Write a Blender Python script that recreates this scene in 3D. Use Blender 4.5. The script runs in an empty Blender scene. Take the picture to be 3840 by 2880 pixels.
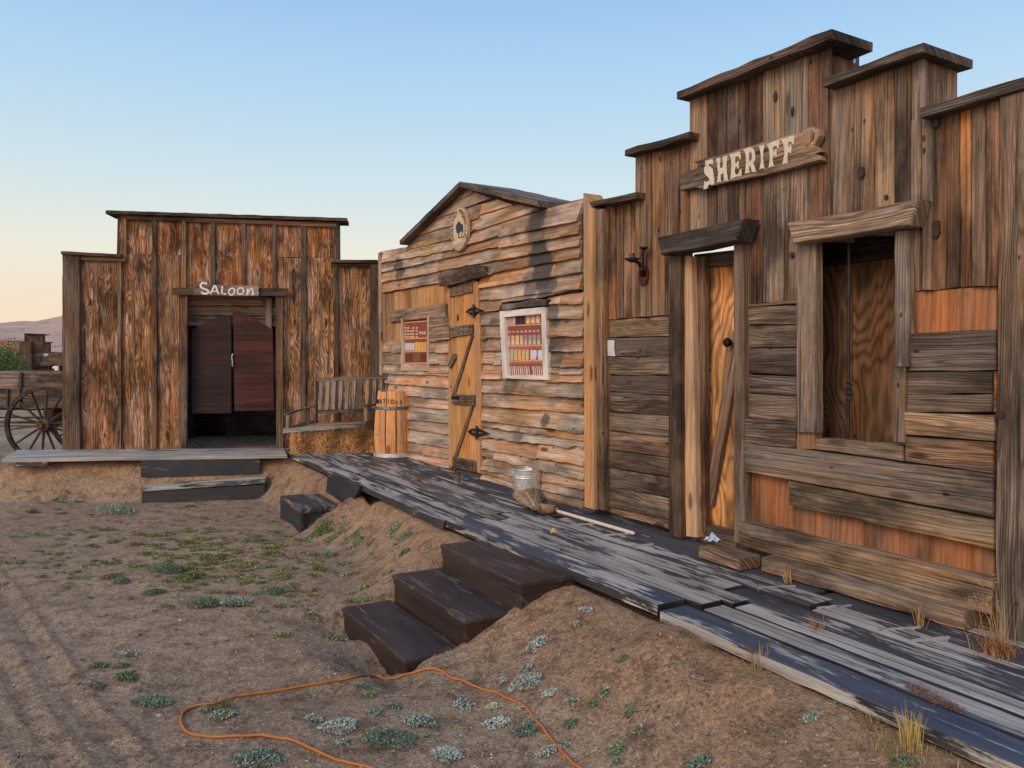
import bpy, math, random
import numpy as np
from mathutils import Vector, Matrix
random.seed(7)
R = random.Random(11)
SC = bpy.context.scene
COL = SC.collection
# ------------------------------------------------------------------ camera
EYE = Vector((0, 0, 1.6)); FPX = 2951.5; CXP, CYP = 1920.0, 1440.0
PITCH = math.atan(68.5 / FPX)
cam_d = bpy.data.cameras.new('camera'); cam = bpy.data.objects.new('camera', cam_d); COL.objects.link(cam)
cam.location = EYE; cam.rotation_euler = (math.pi/2 - PITCH, 0, 0)
cam_d.sensor_width = 36; cam_d.lens = 36*FPX/3840; cam_d.clip_end = 9000; cam_d.clip_start = .05
SC.camera = cam
ROT = Matrix.Rotation(math.pi/2 - PITCH, 3, 'X')
def ray(p):
    return (ROT @ Vector(((p[0]-CXP)/FPX, -(p[1]-CYP)/FPX, -1))).normalized()
# measured positions in the photograph, read off enlarged windows of it
WIN = dict(A=(1350,650,2.212), B=(1600,1250,2.212), C=(1000,1300,2.212), D=(2150,400,2.212), E=(2150,1150,2.212),
           G=(2840,50,2.212), H=(2840,800,2.212), I=(2740,1500,2.011), J=(2640,2055,1.843), K=(600,900,2.212),
           L=(0,700,2.212), M=(0,1300,2.011), N=(900,1900,1.693), O=(1900,2000,1.885), P=(0,2050,2.0),
           S=(2530,450,3.881), T=(700,1040,7.373), U=(1660,760,8.295), W=(1030,1380,4.88), X=(1480,1150,6.636),
           Y=(1860,1130,5.35), Q=(2300,900,8.295), Z=(1880,1720,3.881), BR=(1370,1440,5.53), WG=(0,1380,4.88), BG=(0,1180,6.91),
           DR=(1640,980,2.023))
def px(w, x, y):
    a = WIN[w]; return (a[0]+x/a[2], a[1]+y/a[2])
class Frame:
    def __init__(s, o, d, u=(0,0,1)):
        s.o = Vector(o); s.d = Vector(d).normalized(); s.u = Vector(u).normalized(); s.n = s.d.cross(s.u).normalized()
        s.u = s.n.cross(s.d).normalized()
    def P(s, a, b, n=0): return s.o + s.d*a + s.u*b + s.n*n
    def sz(s, p, n=0):                       # where the sight line through p meets the plane n metres out of this wall
        r = ray(p); o = s.o + s.n*n
        t = (o-EYE).dot(s.n)/r.dot(s.n); q = EYE + r*t - s.o
        return (q.dot(s.d), q.dot(s.u))
    def sn(s, P): q = Vector(P)-s.o; return (q.dot(s.d), q.dot(s.u), q.dot(s.n))
FA = Frame((1.202, 5.463, 0), (.5094, -.8605, 0))          # street front: store and sheriff
SA = Frame((-5.86, 10.4, 0), (.9914, .1305, 0))            # saloon front
FD, FN = FA.d.copy(), FA.n.copy()
def walk_z(y): return .31 + .0185*y
def on_walk(p, up=0):
    r = ray(p); t = (.31+up-1.6)/(r.z-.0185*r.y); return EYE + r*t
# ------------------------------------------------------------------ mesh builder
class MB:
    def __init__(s): s.v=[]; s.f=[]; s.uv=[]; s.t=[]; s.r=[]
    def add(s, verts, faces, uvs, tint, rnd=None):
        b=len(s.v); rnd = rnd or (R.random(),R.random(),R.random())
        s.v += [tuple(v) for v in verts]
        s.f += [tuple(b+i for i in f) for f in faces]
        s.uv += uvs
        t3 = tuple(tint[:3]); w = tint[3] if len(tint)>3 else 0.5
        s.t += [(t3[0],t3[1],t3[2],w)]*len(verts); s.r += [(rnd[0],rnd[1],rnd[2],1)]*len(verts)
    def build(s, name, mat, parent=None, smooth=False):
        m = bpy.data.meshes.new(name); base = Vector((0,0,0))
        if parent is not None:
            q = parent
            while q is not None: base = base + q.location; q = q.parent
        m.from_pydata([ (v[0]-base.x, v[1]-base.y, v[2]-base.z) for v in s.v], [], s.f)
        ul = m.uv_layers.new(name='UVMap'); flat=[c for f in s.uv for uv in f for c in uv]
        ul.data.foreach_set('uv', flat)
        a = m.attributes.new('tint','FLOAT_COLOR','POINT'); a.data.foreach_set('color', [c for t in s.t for c in t])
        a = m.attributes.new('rnd','FLOAT_COLOR','POINT'); a.data.foreach_set('color', [c for t in s.r for c in t])
        if smooth: m.polygons.foreach_set('use_smooth', [True]*len(m.polygons))
        m.materials.append(mat); m.update()
        o = bpy.data.objects.new(name, m); COL.objects.link(o)
        if parent is not None: o.parent = parent
        return o
def resample(pts, step, jit):
    out=[]; n=len(pts)
    for i in range(n):
        a=Vector(pts[i]); b=Vector(pts[(i+1)%n]); L=(b-a).length
        k=max(1,int(L/step)) if jit>0 else 1
        nr = Vector((-(b-a).y,(b-a).x)); nr = nr.normalized() if nr.length>0 else nr
        for j in range(k):
            p=a+(b-a)*(j/k)
            if jit>0 and j>0: p = p + nr*R.gauss(0,jit)
            out.append(p)
    return out
def slab(mb, fr, pts, n0, n1, tint=(.2,.15,.1), grain='h', jit=0.0, cham=.004, rnd=None, step=.11, tilt=None, side=None):
    pts=[Vector(p) for p in pts]
    ar=sum(pts[i].x*pts[(i+1)%len(pts)].y-pts[(i+1)%len(pts)].x*pts[i].y for i in range(len(pts)))
    if ar<0: pts=pts[::-1]
    ps=resample(pts, step, jit); n=len(ps)
    ins=[]
    for i in range(n):
        a=ps[i-1]; b=ps[i]; c=ps[(i+1)%n]
        e1=(b-a).normalized() if (b-a).length>1e-9 else Vector((1,0)); e2=(c-b).normalized() if (c-b).length>1e-9 else e1
        m1=Vector((-e1.y,e1.x)); m2=Vector((-e2.y,e2.x)); m=m1+m2
        m = m/max(.35,m.dot(m))*2 if m.length>1e-6 else m1
        ins.append(b+m*cham*.5*(1 if m.length<3 else .5))
    ca = {'h':(1,0),'v':(0,1)}.get(grain, grain if not isinstance(grain,str) else (1,0))
    g=Vector(ca).normalized(); h=Vector((-g.y,g.x))
    tl = tilt or (0,0,0)
    def nn(p,v): return v + tl[0] + tl[1]*p.x + tl[2]*p.y
    V=[fr.P(p.x,p.y,nn(p,n1)) for p in ins]+[fr.P(p.x,p.y,nn(p,n1-cham)) for p in ps]+[fr.P(p.x,p.y,n0) for p in ps]
    th=n1-n0
    U=[(p.dot(g),p.dot(h)) for p in ins]+[(p.dot(g),p.dot(h)+cham) for p in ps]+[(p.dot(g)+th*.2,p.dot(h)+th) for p in ps]
    F=[tuple(range(n)), tuple(2*n+i for i in reversed(range(n)))]
    for i in range(n):
        j=(i+1)%n
        F.append((n+i,n+j,j,i)); F.append((2*n+i,2*n+j,n+j,n+i))
    # orientation: outward
    mb.add(V,F,[[U[k] for k in f] for f in F],tint,rnd)
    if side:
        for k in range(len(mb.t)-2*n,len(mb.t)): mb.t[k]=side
def beam(mb, p0, p1, w, h, up=(0,0,1), tint=(.2,.15,.1), jit=0, cham=.004, rnd=None):
    """timber from p0 to p1; h measured along up, w across"""
    p0=Vector(p0); p1=Vector(p1); d=(p1-p0); L=d.length; d.normalize(); up=Vector(up)
    side=d.cross(up).normalized()
    fr=Frame(p0,d,up)
    slab(mb,fr,[(0,-h/2),(L,-h/2),(L,h/2),(0,h/2)],-w/2,w/2,tint,'h',jit,cham,rnd)
def tube(mb, pts, r, seg=8, tint=(.2,.2,.2), caps=True):
    pts=[Vector(p) for p in pts]; n=len(pts); V=[];U=[]; prev=None; L=0
    rr = r if isinstance(r,(list,tuple)) else [r]*n
    for i,p in enumerate(pts):
        t=(pts[min(i+1,n-1)]-pts[max(i-1,0)]).normalized()
        if prev is None:
            a=Vector((0,0,1)) if abs(t.z)<.9 else Vector((1,0,0)); x=t.cross(a).normalized()
        else: x=(prev-t*prev.dot(t)).normalized()
        prev=x; y=t.cross(x)
        if i: L+=(pts[i]-pts[i-1]).length
        for k in range(seg):
            an=2*math.pi*k/seg
            V.append(p+(x*math.cos(an)+y*math.sin(an))*rr[i]); U.append((L, k/seg*.3))
    F=[]
    for i in range(n-1):
        for k in range(seg):
            k2=(k+1)%seg; F.append((i*seg+k,i*seg+k2,(i+1)*seg+k2,(i+1)*seg+k))
    if caps: F.append(tuple(reversed(range(seg)))); F.append(tuple((n-1)*seg+k for k in range(seg)))
    mb.add(V,F,[[U[k] for k in f] for f in F],tint)
def lathe(mb, c, prof, seg=32, tint=(.2,.2,.2), axis=(0,0,1), cap0=False, cap1=False, a0=0, a1=2*math.pi):
    c=Vector(c); ax=Vector(axis).normalized(); x=ax.orthogonal().normalized(); y=ax.cross(x)
    V=[];U=[]; n=len(prof)
    full = abs(a1-a0-2*math.pi)<1e-6; m = seg if full else seg+1
    for r,h in prof:
        for k in range(m):
            an=a0+(a1-a0)*k/seg; V.append(c+ax*h+(x*math.cos(an)+y*math.sin(an))*r); U.append((h,an*.3))
    F=[]
    for i in range(n-1):
        for k in range(m if full else m-1):
            k2=(k+1)%m; F.append((i*m+k,i*m+k2,(i+1)*m+k2,(i+1)*m+k))
    if cap0: F.append(tuple(reversed(range(m))))
    if cap1: F.append(tuple((n-1)*m+k for k in range(m)))
    mb.add(V,F,[[U[k] for k in f] for f in F],tint)
def ribbon(mb, fr, pts, w, n0, n1, tint, closed=False):
    """painted stroke: one mitred strip raised off the board"""
    pts=[Vector(p) for p in pts]; n=len(pts); Lf=[];Rt=[]
    for i in range(n):
        a=pts[i-1] if (i>0 or closed) else pts[i]; c=pts[(i+1)%n] if (i<n-1 or closed) else pts[i]
        t=(c-a).normalized(); m=Vector((-t.y,t.x)); ww = w[i] if isinstance(w,(list,tuple)) else w
        Lf.append(pts[i]+m*ww/2); Rt.append(pts[i]-m*ww/2)
    V=[fr.P(p.x,p.y,n1) for p in Lf+Rt]+[fr.P(p.x,p.y,n0) for p in Lf+Rt]; F=[]
    for i in range(n if closed else n-1):
        j=(i+1)%n; F.append((n+i,n+j,j,i)); F.append((2*n+i,2*n+j, j, i)[::-1]); F.append((3*n+i,3*n+j,n+j,n+i))
    mb.add(V,F,[[(0,0)]*len(f) for f in F],tint)
def ellipse(c,a,b,n=24,t0=0,t1=2*math.pi,end=False):
    k = n+1 if end else n
    return [Vector((c[0]+a*math.cos(t0+(t1-t0)*i/n), c[1]+b*math.sin(t0+(t1-t0)*i/n))) for i in range(k)]
def lab(o, label=None, cat=None, group=None, kind=None):
    if label: o['label']=label
    if cat: o['category']=cat
    if group: o['group']=group
    if kind: o['kind']=kind
    return o
def thing(name, loc, label, cat, group=None):
    o=bpy.data.objects.new(name,None); COL.objects.link(o); o.location=loc; o.empty_display_size=.2
    return lab(o,label,cat,group)
# ------------------------------------------------------------------ materials
class NT:
    def __init__(s,name):
        s.m=bpy.data.materials.new(name); s.m.use_nodes=True; s.t=s.m.node_tree; s.t.nodes.clear()
        s.out=s.t.nodes.new('ShaderNodeOutputMaterial'); s.b=s.t.nodes.new('ShaderNodeBsdfPrincipled'); s.t.links.new(s.b.outputs[0],s.out.inputs[0])
    def n(s,ty,**k):
        nd=s.t.nodes.new(ty)
        for a,v in k.items(): setattr(nd,a,v)
        return nd
    def set(s,sock,v):
        if isinstance(v,bpy.types.NodeSocket): s.t.links.new(v,sock)
        elif v is not None: sock.default_value=v
    def math(s,op,a,b=None,c=None,clamp=False):
        nd=s.n('ShaderNodeMath',operation=op,use_clamp=clamp); s.set(nd.inputs[0],a)
        if b is not None: s.set(nd.inputs[1],b)
        if c is not None: s.set(nd.inputs[2],c)
        return nd.outputs[0]
    def vm(s,op,a,b):
        nd=s.n('ShaderNodeVectorMath',operation=op); s.set(nd.inputs[0],a); s.set(nd.inputs[1],b); return nd.outputs[0]
    def noise(s,vec,scale=1,det=3,rough=.55,dist=0,dim='3D'):
        nd=s.n('ShaderNodeTexNoise'); nd.noise_dimensions=dim; s.set(nd.inputs['Vector'],vec); nd.inputs['Scale'].default_value=scale
        nd.inputs['Detail'].default_value=det; nd.inputs['Roughness'].default_value=rough; nd.inputs['Distortion'].default_value=dist
        return nd.outputs['Fac']
    def vor(s,vec,scale=1,feat='F1',rand=1,out='Distance'):
        nd=s.n('ShaderNodeTexVoronoi'); nd.feature=feat; s.set(nd.inputs['Vector'],vec); nd.inputs['Scale'].default_value=scale
        nd.inputs['Randomness'].default_value=rand; return nd.outputs[out]
    def mr(s,v,a,b,c=0,d=1,smooth=False):
        nd=s.n('ShaderNodeMapRange'); nd.clamp=True
        if smooth: nd.interpolation_type='SMOOTHSTEP'
        s.set(nd.inputs[0],v)
        for i,x in enumerate((a,b,c,d)): s.set(nd.inputs[i+1],x)
        return nd.outputs[0]
    def mix(s,f,a,b,blend='MIX'):
        nd=s.n('ShaderNodeMix'); nd.data_type='RGBA'; nd.blend_type=blend; nd.clamp_factor=True
        s.set(nd.inputs[0],f); s.set(nd.inputs[6],a if isinstance(a,bpy.types.NodeSocket) else (*a,1)); s.set(nd.inputs[7],b if isinstance(b,bpy.types.NodeSocket) else (*b,1))
        return nd.outputs[2]
    def scale(s,col,f):
        nd=s.n('ShaderNodeVectorMath',operation='SCALE'); s.set(nd.inputs[0],col); s.set(nd.inputs[3],f); return nd.outputs[0]
    def bump(s,h,strength=.5,dist=.01):
        nd=s.n('ShaderNodeBump'); nd.inputs['Strength'].default_value=strength; nd.inputs['Distance'].default_value=dist; s.set(nd.inputs['Height'],h)
        s.t.links.new(nd.outputs[0],s.b.inputs['Normal'])
    def attr(s,n): 
        nd=s.n('ShaderNodeAttribute',attribute_name=n); return nd
def wood(name, wf=(.6,3.2), rf=14, ra=.55, rc=.35, grey=.5, greycol=(.27,.245,.23), stain=.35, knots=.8, crack=.5, rough=.85, bump=.6, rlo=.15, sk=.75, hi=None, sheen=0.3, blot=(1.1,4.0)):
    m=NT(name); uv=m.n('ShaderNodeUVMap'); uv.uv_map='UVMap'; t=m.attr('tint'); r=m.attr('rnd')
    P=m.vm('ADD',uv.outputs[0],m.vm('MULTIPLY',r.outputs['Vector'],(37,53,19)))
    sc=lambda a,b: m.vm('MULTIPLY',P,(a,b,1))
    sp=m.n('ShaderNodeSeparateXYZ'); m.t.links.new(P,sp.inputs[0]); v=sp.outputs[1]
    warp=m.noise(sc(*wf),1,2.5,.5)
    kd=m.vor(sc(1.7,5.5),1,'F1'); kn=m.mr(kd,.42,.02,0,1,True)
    x=m.math('ADD',m.math('MULTIPLY',v,rf),m.math('MULTIPLY',warp,ra*rf*.35))
    x=m.math('ADD',x,m.math('MULTIPLY',kn,1.1*knots))
    x=m.math('ADD',x,m.math('MULTIPLY',m.noise(sc(.35,11),1,2,.5),rf*.16))
    ring=m.math('ADD',m.math('MULTIPLY',m.math('SINE',m.math('MULTIPLY',x,6.2832)),.5),.5)
    ring=m.math('POWER',ring,1.6)
    rmask=m.mr(m.noise(sc(.8,4),1,2,.5),.36,.60,rlo,1,True)
    streak=m.noise(sc(1.6,32),1,6,.72); fine=m.noise(sc(7,210),1,4,.65); wide=m.noise(sc(.55,8),1,3,.6)
    blotch=m.noise(sc(*blot),1,5,.62); b2=m.noise(m.vm('ADD',sc(blot[0]*.8,blot[1]*.9),(9.3,4.1,2.2)),1,6,.66)
    crk=m.mr(m.noise(sc(.9,55),1,3,.6),.62,.655,0,1)
    lum=m.n('ShaderNodeRGBToBW'); m.t.links.new(t.outputs['Color'],lum.inputs[0])
    gc=m.scale(m.vm('MULTIPLY',(1,1,1),greycol),m.mr(lum.outputs[0],.05,.3,.55,1.25))
    warm=m.vm('MULTIPLY',t.outputs['Color'],(1.32,1.02,.74))
    base=m.mix(m.mr(wide,.42,.64,0,.85,True),t.outputs['Color'],warm)
    col=m.mix(m.math('MULTIPLY',m.mr(blotch,.40,.60,0,1,True),grey),base,gc)
    if hi: col=m.mix(m.mr(m.noise(sc(2.2,9),1,5,.6,.6),.50,.62,0,.85),col,hi)
    col=m.scale(col,m.math('ADD',m.math('MULTIPLY',m.math('SUBTRACT',m.math('MULTIPLY',m.math('SUBTRACT',.4,ring),rc*1.25),0.0),rmask),1.0))
    col=m.scale(col,m.mr(streak,.34,.66,1-.70*sk,1+.55*sk))
    col=m.scale(col,m.mr(fine,.34,.66,1-.32*sk,1+.3*sk))
    col=m.scale(col,m.mr(b2,.46,.62,1.12,1-stain))
    nd_=m.vor(sc(4.2,8),1,'F1'); col=m.scale(col,m.mr(nd_,.085,.06,1,.25))
    col=m.scale(col,m.mr(crk,0,1,1,1-crack))
    kc=m.mr(kd,.14,.07,0,1,True)
    col=m.mix(m.math('MULTIPLY',kc,.85*min(1,knots)),col,(.03,.018,.012))
    m.set(m.b.inputs['Base Color'],col); m.b.inputs['Roughness'].default_value=rough; m.b.inputs['Specular IOR Level'].default_value=sheen
    h=m.math('ADD',m.math('MULTIPLY',ring,.5),m.math('ADD',streak,m.math('MULTIPLY',fine,.5)))
    h=m.math('SUBTRACT',h,m.math('MULTIPLY',crk,1.2)); m.bump(h,bump,.006)
    return m.m
def paintwood(name, paint=(.035,.045,.07), bare=(.40,.40,.41), bias=0.0, rough=.6, sc1=(1.4,14), edge=.045, dusty=.35):
    """painted plank with paint worn off; tint alpha = wear of the board"""
    m=NT(name); uv=m.n('ShaderNodeUVMap'); uv.uv_map='UVMap'; t=m.attr('tint'); r=m.attr('rnd')
    P=m.vm('ADD',uv.outputs[0],m.vm('MULTIPLY',r.outputs['Vector'],(37,53,19)))
    sc=lambda a,b: m.vm('MULTIPLY',P,(a,b,1))
    big=m.noise(sc(*sc1),1,6,.68,.3); streak=m.noise(sc(2.2,55),1,5,.65); fine=m.noise(sc(12,240),1,3,.6)
    mask=m.math('ADD',m.math('ADD',m.mr(big,.3,.7,.12,.75),m.math('MULTIPLY',streak,.5)),m.math('MULTIPLY',fine,.12))
    mask=m.math('ADD',mask,m.math('MULTIPLY',m.math('SUBTRACT',t.outputs['Alpha'],.5),.55))
    mask=m.mr(mask,.745-bias-edge,.745-bias+edge,0,1)
    bc=m.scale(m.vm('MULTIPLY',(1,1,1),bare),m.mr(streak,.25,.75,.6,1.35))
    bc=m.scale(bc,m.mr(m.noise(sc(.8,60),1,2,.5),.62,.66,1,.35)); bc=m.scale(bc,m.mr(m.noise(sc(1.1,5),1,5,.65),.36,.64,.68,1.15))
    pc=m.scale(t.outputs['Color'],m.mr(m.noise(sc(3,20),1,4,.6),.3,.7,.7,1.35))
    dust=m.mr(m.noise(sc(1.1,3.1),1,5,.6),.42,.7,0,dusty)
    pc=m.mix(dust,pc,(.16,.15,.15))
    m.set(m.b.inputs['Base Color'],m.mix(mask,pc,bc)); m.set(m.b.inputs['Roughness'],m.mr(mask,0,1,rough,.9))
    m.bump(m.math('ADD',m.math('MULTIPLY',mask,-.5),m.math('ADD',streak,m.math('MULTIPLY',fine,.4))),.5,.005)
    return m.m
def plain(name, rough=.7, metal=0, nscale=8, var=.25, bump=.1, col=None, spec=.4, stretch=(1,1,1)):
    m=NT(name); tc=m.n('ShaderNodeTexCoord'); t=m.attr('tint')
    P=m.vm('MULTIPLY',tc.outputs['Object'],stretch)
    n1=m.noise(P,nscale,5,.6); base=t.outputs['Color'] if col is None else m.mix(0,col,col)
    m.set(m.b.inputs['Base Color'],m.scale(base,m.mr(n1,.3,.7,1-var,1+var)))
    m.b.inputs['Roughness'].default_value=rough; m.b.inputs['Metallic'].default_value=metal; m.b.inputs['Specular IOR Level'].default_value=spec
    if bump: m.bump(n1,bump,.01)
    return m.m
M={}
M['board']=wood('weathered_board',sk=.62,rf=42,ra=.30,rc=.35,grey=.42,stain=.72,bump=.9,blot=(1.3,3.2),knots=.6,greycol=(.28,.225,.185))
M['grain']=wood('raised_grain_board',rf=52,ra=.5,rc=.6,rlo=.3,grey=.5,stain=.62,knots=1.0,bump=.9,greycol=(.27,.22,.18),wf=(1.1,3.4))
M['lap']=wood('lap_board',sk=.5,rf=26,ra=.4,rc=.15,grey=.6,greycol=(.46,.39,.33),stain=.5,knots=.9,crack=.4,bump=.5,blot=(1.3,4))
M['ply']=wood('saloon_plywood',sk=.9,wf=(1.5,3.6),rf=30,ra=1.0,rc=.75,rlo=.5,grey=.25,greycol=(.25,.20,.17),stain=.66,knots=1.5,crack=.2,hi=(.46,.29,.20),bump=1.1,blot=(2.4,4.2))
M['orangeply']=wood('orange_plywood',sk=.45,wf=(.8,3),rf=22,ra=.9,rc=.30,rlo=.4,grey=.18,stain=.45,knots=.5,crack=.15,bump=.3)
M['swirl']=wood('swirl_plywood',sk=.35,wf=(1.0,2.0),rf=17,ra=2.6,rc=.62,rlo=.75,grey=.12,stain=.5,knots=1.4,crack=.1,bump=.3)
M['pine']=wood('new_pine',sk=.35,rf=30,ra=.3,rc=.2,grey=.12,stain=.25,knots=.8,crack=.1,bump=.2)
M['red']=wood('dark_red_painted_door',rf=9,ra=.5,rc=.1,grey=0,stain=.45,knots=.0,crack=-.9,bump=.35,rough=.6)
M['walk']=paintwood('worn_painted_plank',bare=(.40,.385,.365),sc1=(1.7,8))
M['blackpaint']=paintwood('black_painted_wood',bias=-.12,bare=(.22,.18,.15),rough=.5,dusty=.12)
M['brownpaint']=paintwood('brown_painted_wood',bias=-.16,bare=(.13,.105,.10),rough=.5,sc1=(2.5,20),edge=.10,dusty=.15)
M['white']=paintwood('white_painted_frame',bias=-.13,bare=(.35,.28,.22),rough=.6)
M['paint']=plain('flat_paint',.75,0,30,.18,.05)
M['iron']=plain('rusty_iron',.5,.55,25,.5,.3)
M['cord']=plain('orange_cord_rubber',.5,0,20,.12,.05)
M['straw']=plain('straw',.9,0,14,.4,0)
M['leaf']=plain('leaf',.7,0,9,.3,0)
M['plastic']=plain('thin_plastic_sheet',.4,0,12,.1,.2)
M['stone']=plain('pebble_stone',.9,0,30,.35,.2)
def galv():
    m=NT('galvanised_steel'); tc=m.n('ShaderNodeTexCoord')
    v=m.vor(tc.outputs['Object'],45,'F1',1,'Color'); bw=m.n('ShaderNodeRGBToBW'); m.t.links.new(v,bw.inputs[0])
    m.set(m.b.inputs['Base Color'],m.scale(m.mix(0,(.74,.78,.82),(1,1,1)),m.mr(bw.outputs[0],0,1,.8,1.1)))
    m.b.inputs['Metallic'].default_value=.7; m.set(m.b.inputs['Roughness'],m.mr(bw.outputs[0],0,1,.36,.52)); return m.m
M['galv']=galv()
# ------------------------------------------------------------------ world and sun
SUN_EL, SUN_AZ = math.radians(6), math.radians(215)   # sun low behind the camera to the left (azimuth from +Y clockwise)
w=bpy.data.worlds.new('World'); SC.world=w; w.use_nodes=True; nt=w.node_tree; nt.nodes.clear()
wo=nt.nodes.new('ShaderNodeOutputWorld'); bg=nt.nodes.new('ShaderNodeBackground'); nt.links.new(bg.outputs[0],wo.inputs[0])
sky=nt.nodes.new('ShaderNodeTexSky'); sky.sky_type='NISHITA'; sky.sun_disc=False; sky.sun_elevation=SUN_EL; sky.sun_rotation=SUN_AZ
sky.altitude=900; sky.air_density=1.0; sky.dust_density=1.5; sky.ozone_density=1.5
SKYMODE=1
tc=nt.nodes.new('ShaderNodeTexCoord'); sx=nt.nodes.new('ShaderNodeSeparateXYZ'); nt.links.new(tc.outputs['Generated'],sx.inputs[0])
# dusk gradient by elevation, warmer towards the left part of the horizon
rampn=nt.nodes.new('ShaderNodeValToRGB'); cr=rampn.color_ramp
stops=[(0.0,(.90,.66,.50)),(.06,(.86,.68,.52)),(.13,(.80,.76,.64)),(.21,(.60,.72,.76)),(.34,(.40,.61,.82)),(.50,(.22,.43,.76)),(.75,(.24,.38,.62)),(1,(.26,.36,.52))]
cr.elements[0].position=0; cr.elements[0].color=(*stops[0][1],1); cr.elements[1].position=1; cr.elements[1].color=(*stops[-1][1],1)
for p,c in stops[1:-1]:
    e=cr.elements.new(p); e.color=(*c,1)
nt.links.new(sx.outputs[2],rampn.inputs[0])
mixw=nt.nodes.new('ShaderNodeMix'); mixw.data_type='RGBA'; mixw.inputs[0].default_value=.88
skys=nt.nodes.new('ShaderNodeVectorMath'); skys.operation='SCALE'; skys.inputs[3].default_value=.12; nt.links.new(sky.outputs[0],skys.inputs[0])
nt.links.new(skys.outputs[0],mixw.inputs[6]); nt.links.new(rampn.outputs[0],mixw.inputs[7])
# afterglow on the sunset side, behind the camera
dt_=nt.nodes.new('ShaderNodeVectorMath'); dt_.operation='DOT_PRODUCT'; nt.links.new(tc.outputs['Generated'],dt_.inputs[0]); dt_.inputs[1].default_value=(math.sin(SUN_AZ),math.cos(SUN_AZ),.12)
mg=nt.nodes.new('ShaderNodeMapRange'); mg.interpolation_type='SMOOTHSTEP'; nt.links.new(dt_.outputs['Value'],mg.inputs[0]); mg.inputs[1].default_value=.15; mg.inputs[2].default_value=1.0; mg.inputs[3].default_value=0; mg.inputs[4].default_value=1
me_=nt.nodes.new('ShaderNodeMapRange'); nt.links.new(sx.outputs[2],me_.inputs[0]); me_.inputs[1].default_value=.75; me_.inputs[2].default_value=0.0
mm=nt.nodes.new('ShaderNodeMath'); mm.operation='MULTIPLY'; nt.links.new(mg.outputs[0],mm.inputs[0]); nt.links.new(me_.outputs[0],mm.inputs[1])
ag=nt.nodes.new('ShaderNodeMix'); ag.data_type='RGBA'; nt.links.new(mm.outputs[0],ag.inputs[0]); nt.links.new(mixw.outputs[2],ag.inputs[6]); ag.inputs[7].default_value=(1.65,1.14,.76,1)
nt.links.new(ag.outputs[2],bg.inputs[0]); bg.inputs[1].default_value=1.0
sl=bpy.data.lights.new('sun','SUN'); sl.energy=1.3; sl.angle=math.radians(25); sl.color=(1,.78,.58)
so=bpy.data.objects.new('sun',sl); COL.objects.link(so)
sdir=Vector((math.sin(SUN_AZ)*math.cos(math.radians(33)),math.cos(SUN_AZ)*math.cos(math.radians(33)),math.sin(math.radians(33))))
so.rotation_euler=sdir.to_track_quat('Z','Y').to_euler()
SC.view_settings.view_transform='Standard'; SC.view_settings.look='None'; SC.view_settings.exposure=0.24; SC.view_settings.gamma=1
SC.cycles.max_bounces=6; SC.cycles.diffuse_bounces=3; SC.cycles.use_denoising=True
def q4(fr, pts, n=0): return [fr.sz(p, n) for p in pts]
def jt(c, v=.12):
    l=(c[0]+c[1]+c[2])/3; c=tuple(max(.004,(x-l)*1.12+l) for x in c[:3])+tuple(c[3:])
    k=1+R.uniform(-v,v); return (c[0]*k*(1+R.uniform(-.04,.04)), c[1]*k, c[2]*k*(1+R.uniform(-.05,.05)), c[3] if len(c)>3 else .5)
GREY=(.26,.225,.195); DK=(.095,.07,.055); BRN=(.20,.13,.088); TAN=(.34,.225,.145); ORG=(.42,.20,.085); CHAR=(.06,.055,.055); LT=(.40,.32,.24)
def stain_on(mat, blobs):
    """dark soot-like stains with a place and an outline of their own"""
    t=mat.node_tree; b=[n for n in t.nodes if n.type=='BSDF_PRINCIPLED'][0]; col=b.inputs['Base Color'].links[0].from_socket
    g=t.nodes.new('ShaderNodeNewGeometry'); nz=t.nodes.new('ShaderNodeTexNoise'); nz.inputs['Scale'].default_value=6; nz.inputs['Detail'].default_value=8; nz.inputs['Roughness'].default_value=.65
    t.links.new(g.outputs['Position'],nz.inputs['Vector'])
    tot=None
    for c,rad,amt in blobs:
        d=t.nodes.new('ShaderNodeVectorMath'); d.operation='DISTANCE'; t.links.new(g.outputs['Position'],d.inputs[0]); d.inputs[1].default_value=c
        a=t.nodes.new('ShaderNodeMath'); a.operation='MULTIPLY_ADD'; t.links.new(nz.outputs['Fac'],a.inputs[0]); a.inputs[1].default_value=rad*1.6; t.links.new(d.outputs['Value'],a.inputs[2])
        m=t.nodes.new('ShaderNodeMapRange'); m.interpolation_type='SMOOTHSTEP'; t.links.new(a.outputs[0],m.inputs[0])
        m.inputs[1].default_value=rad*1.9; m.inputs[2].default_value=rad*1.45; m.inputs[3].default_value=0; m.inputs[4].default_value=amt
        if tot is None: tot=m.outputs[0]
        else:
            x=t.nodes.new('ShaderNodeMath'); x.operation='MAXIMUM'; t.links.new(tot,x.inputs[0]); t.links.new(m.outputs[0],x.inputs[1]); tot=x.outputs[0]
    mx=t.nodes.new('ShaderNodeMix'); mx.data_type='RGBA'; t.links.new(tot,mx.inputs[0]); t.links.new(col,mx.inputs[6]); mx.inputs[7].default_value=(.05,.052,.058,1)
    t.links.new(mx.outputs[2],b.inputs['Base Color'])
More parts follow.
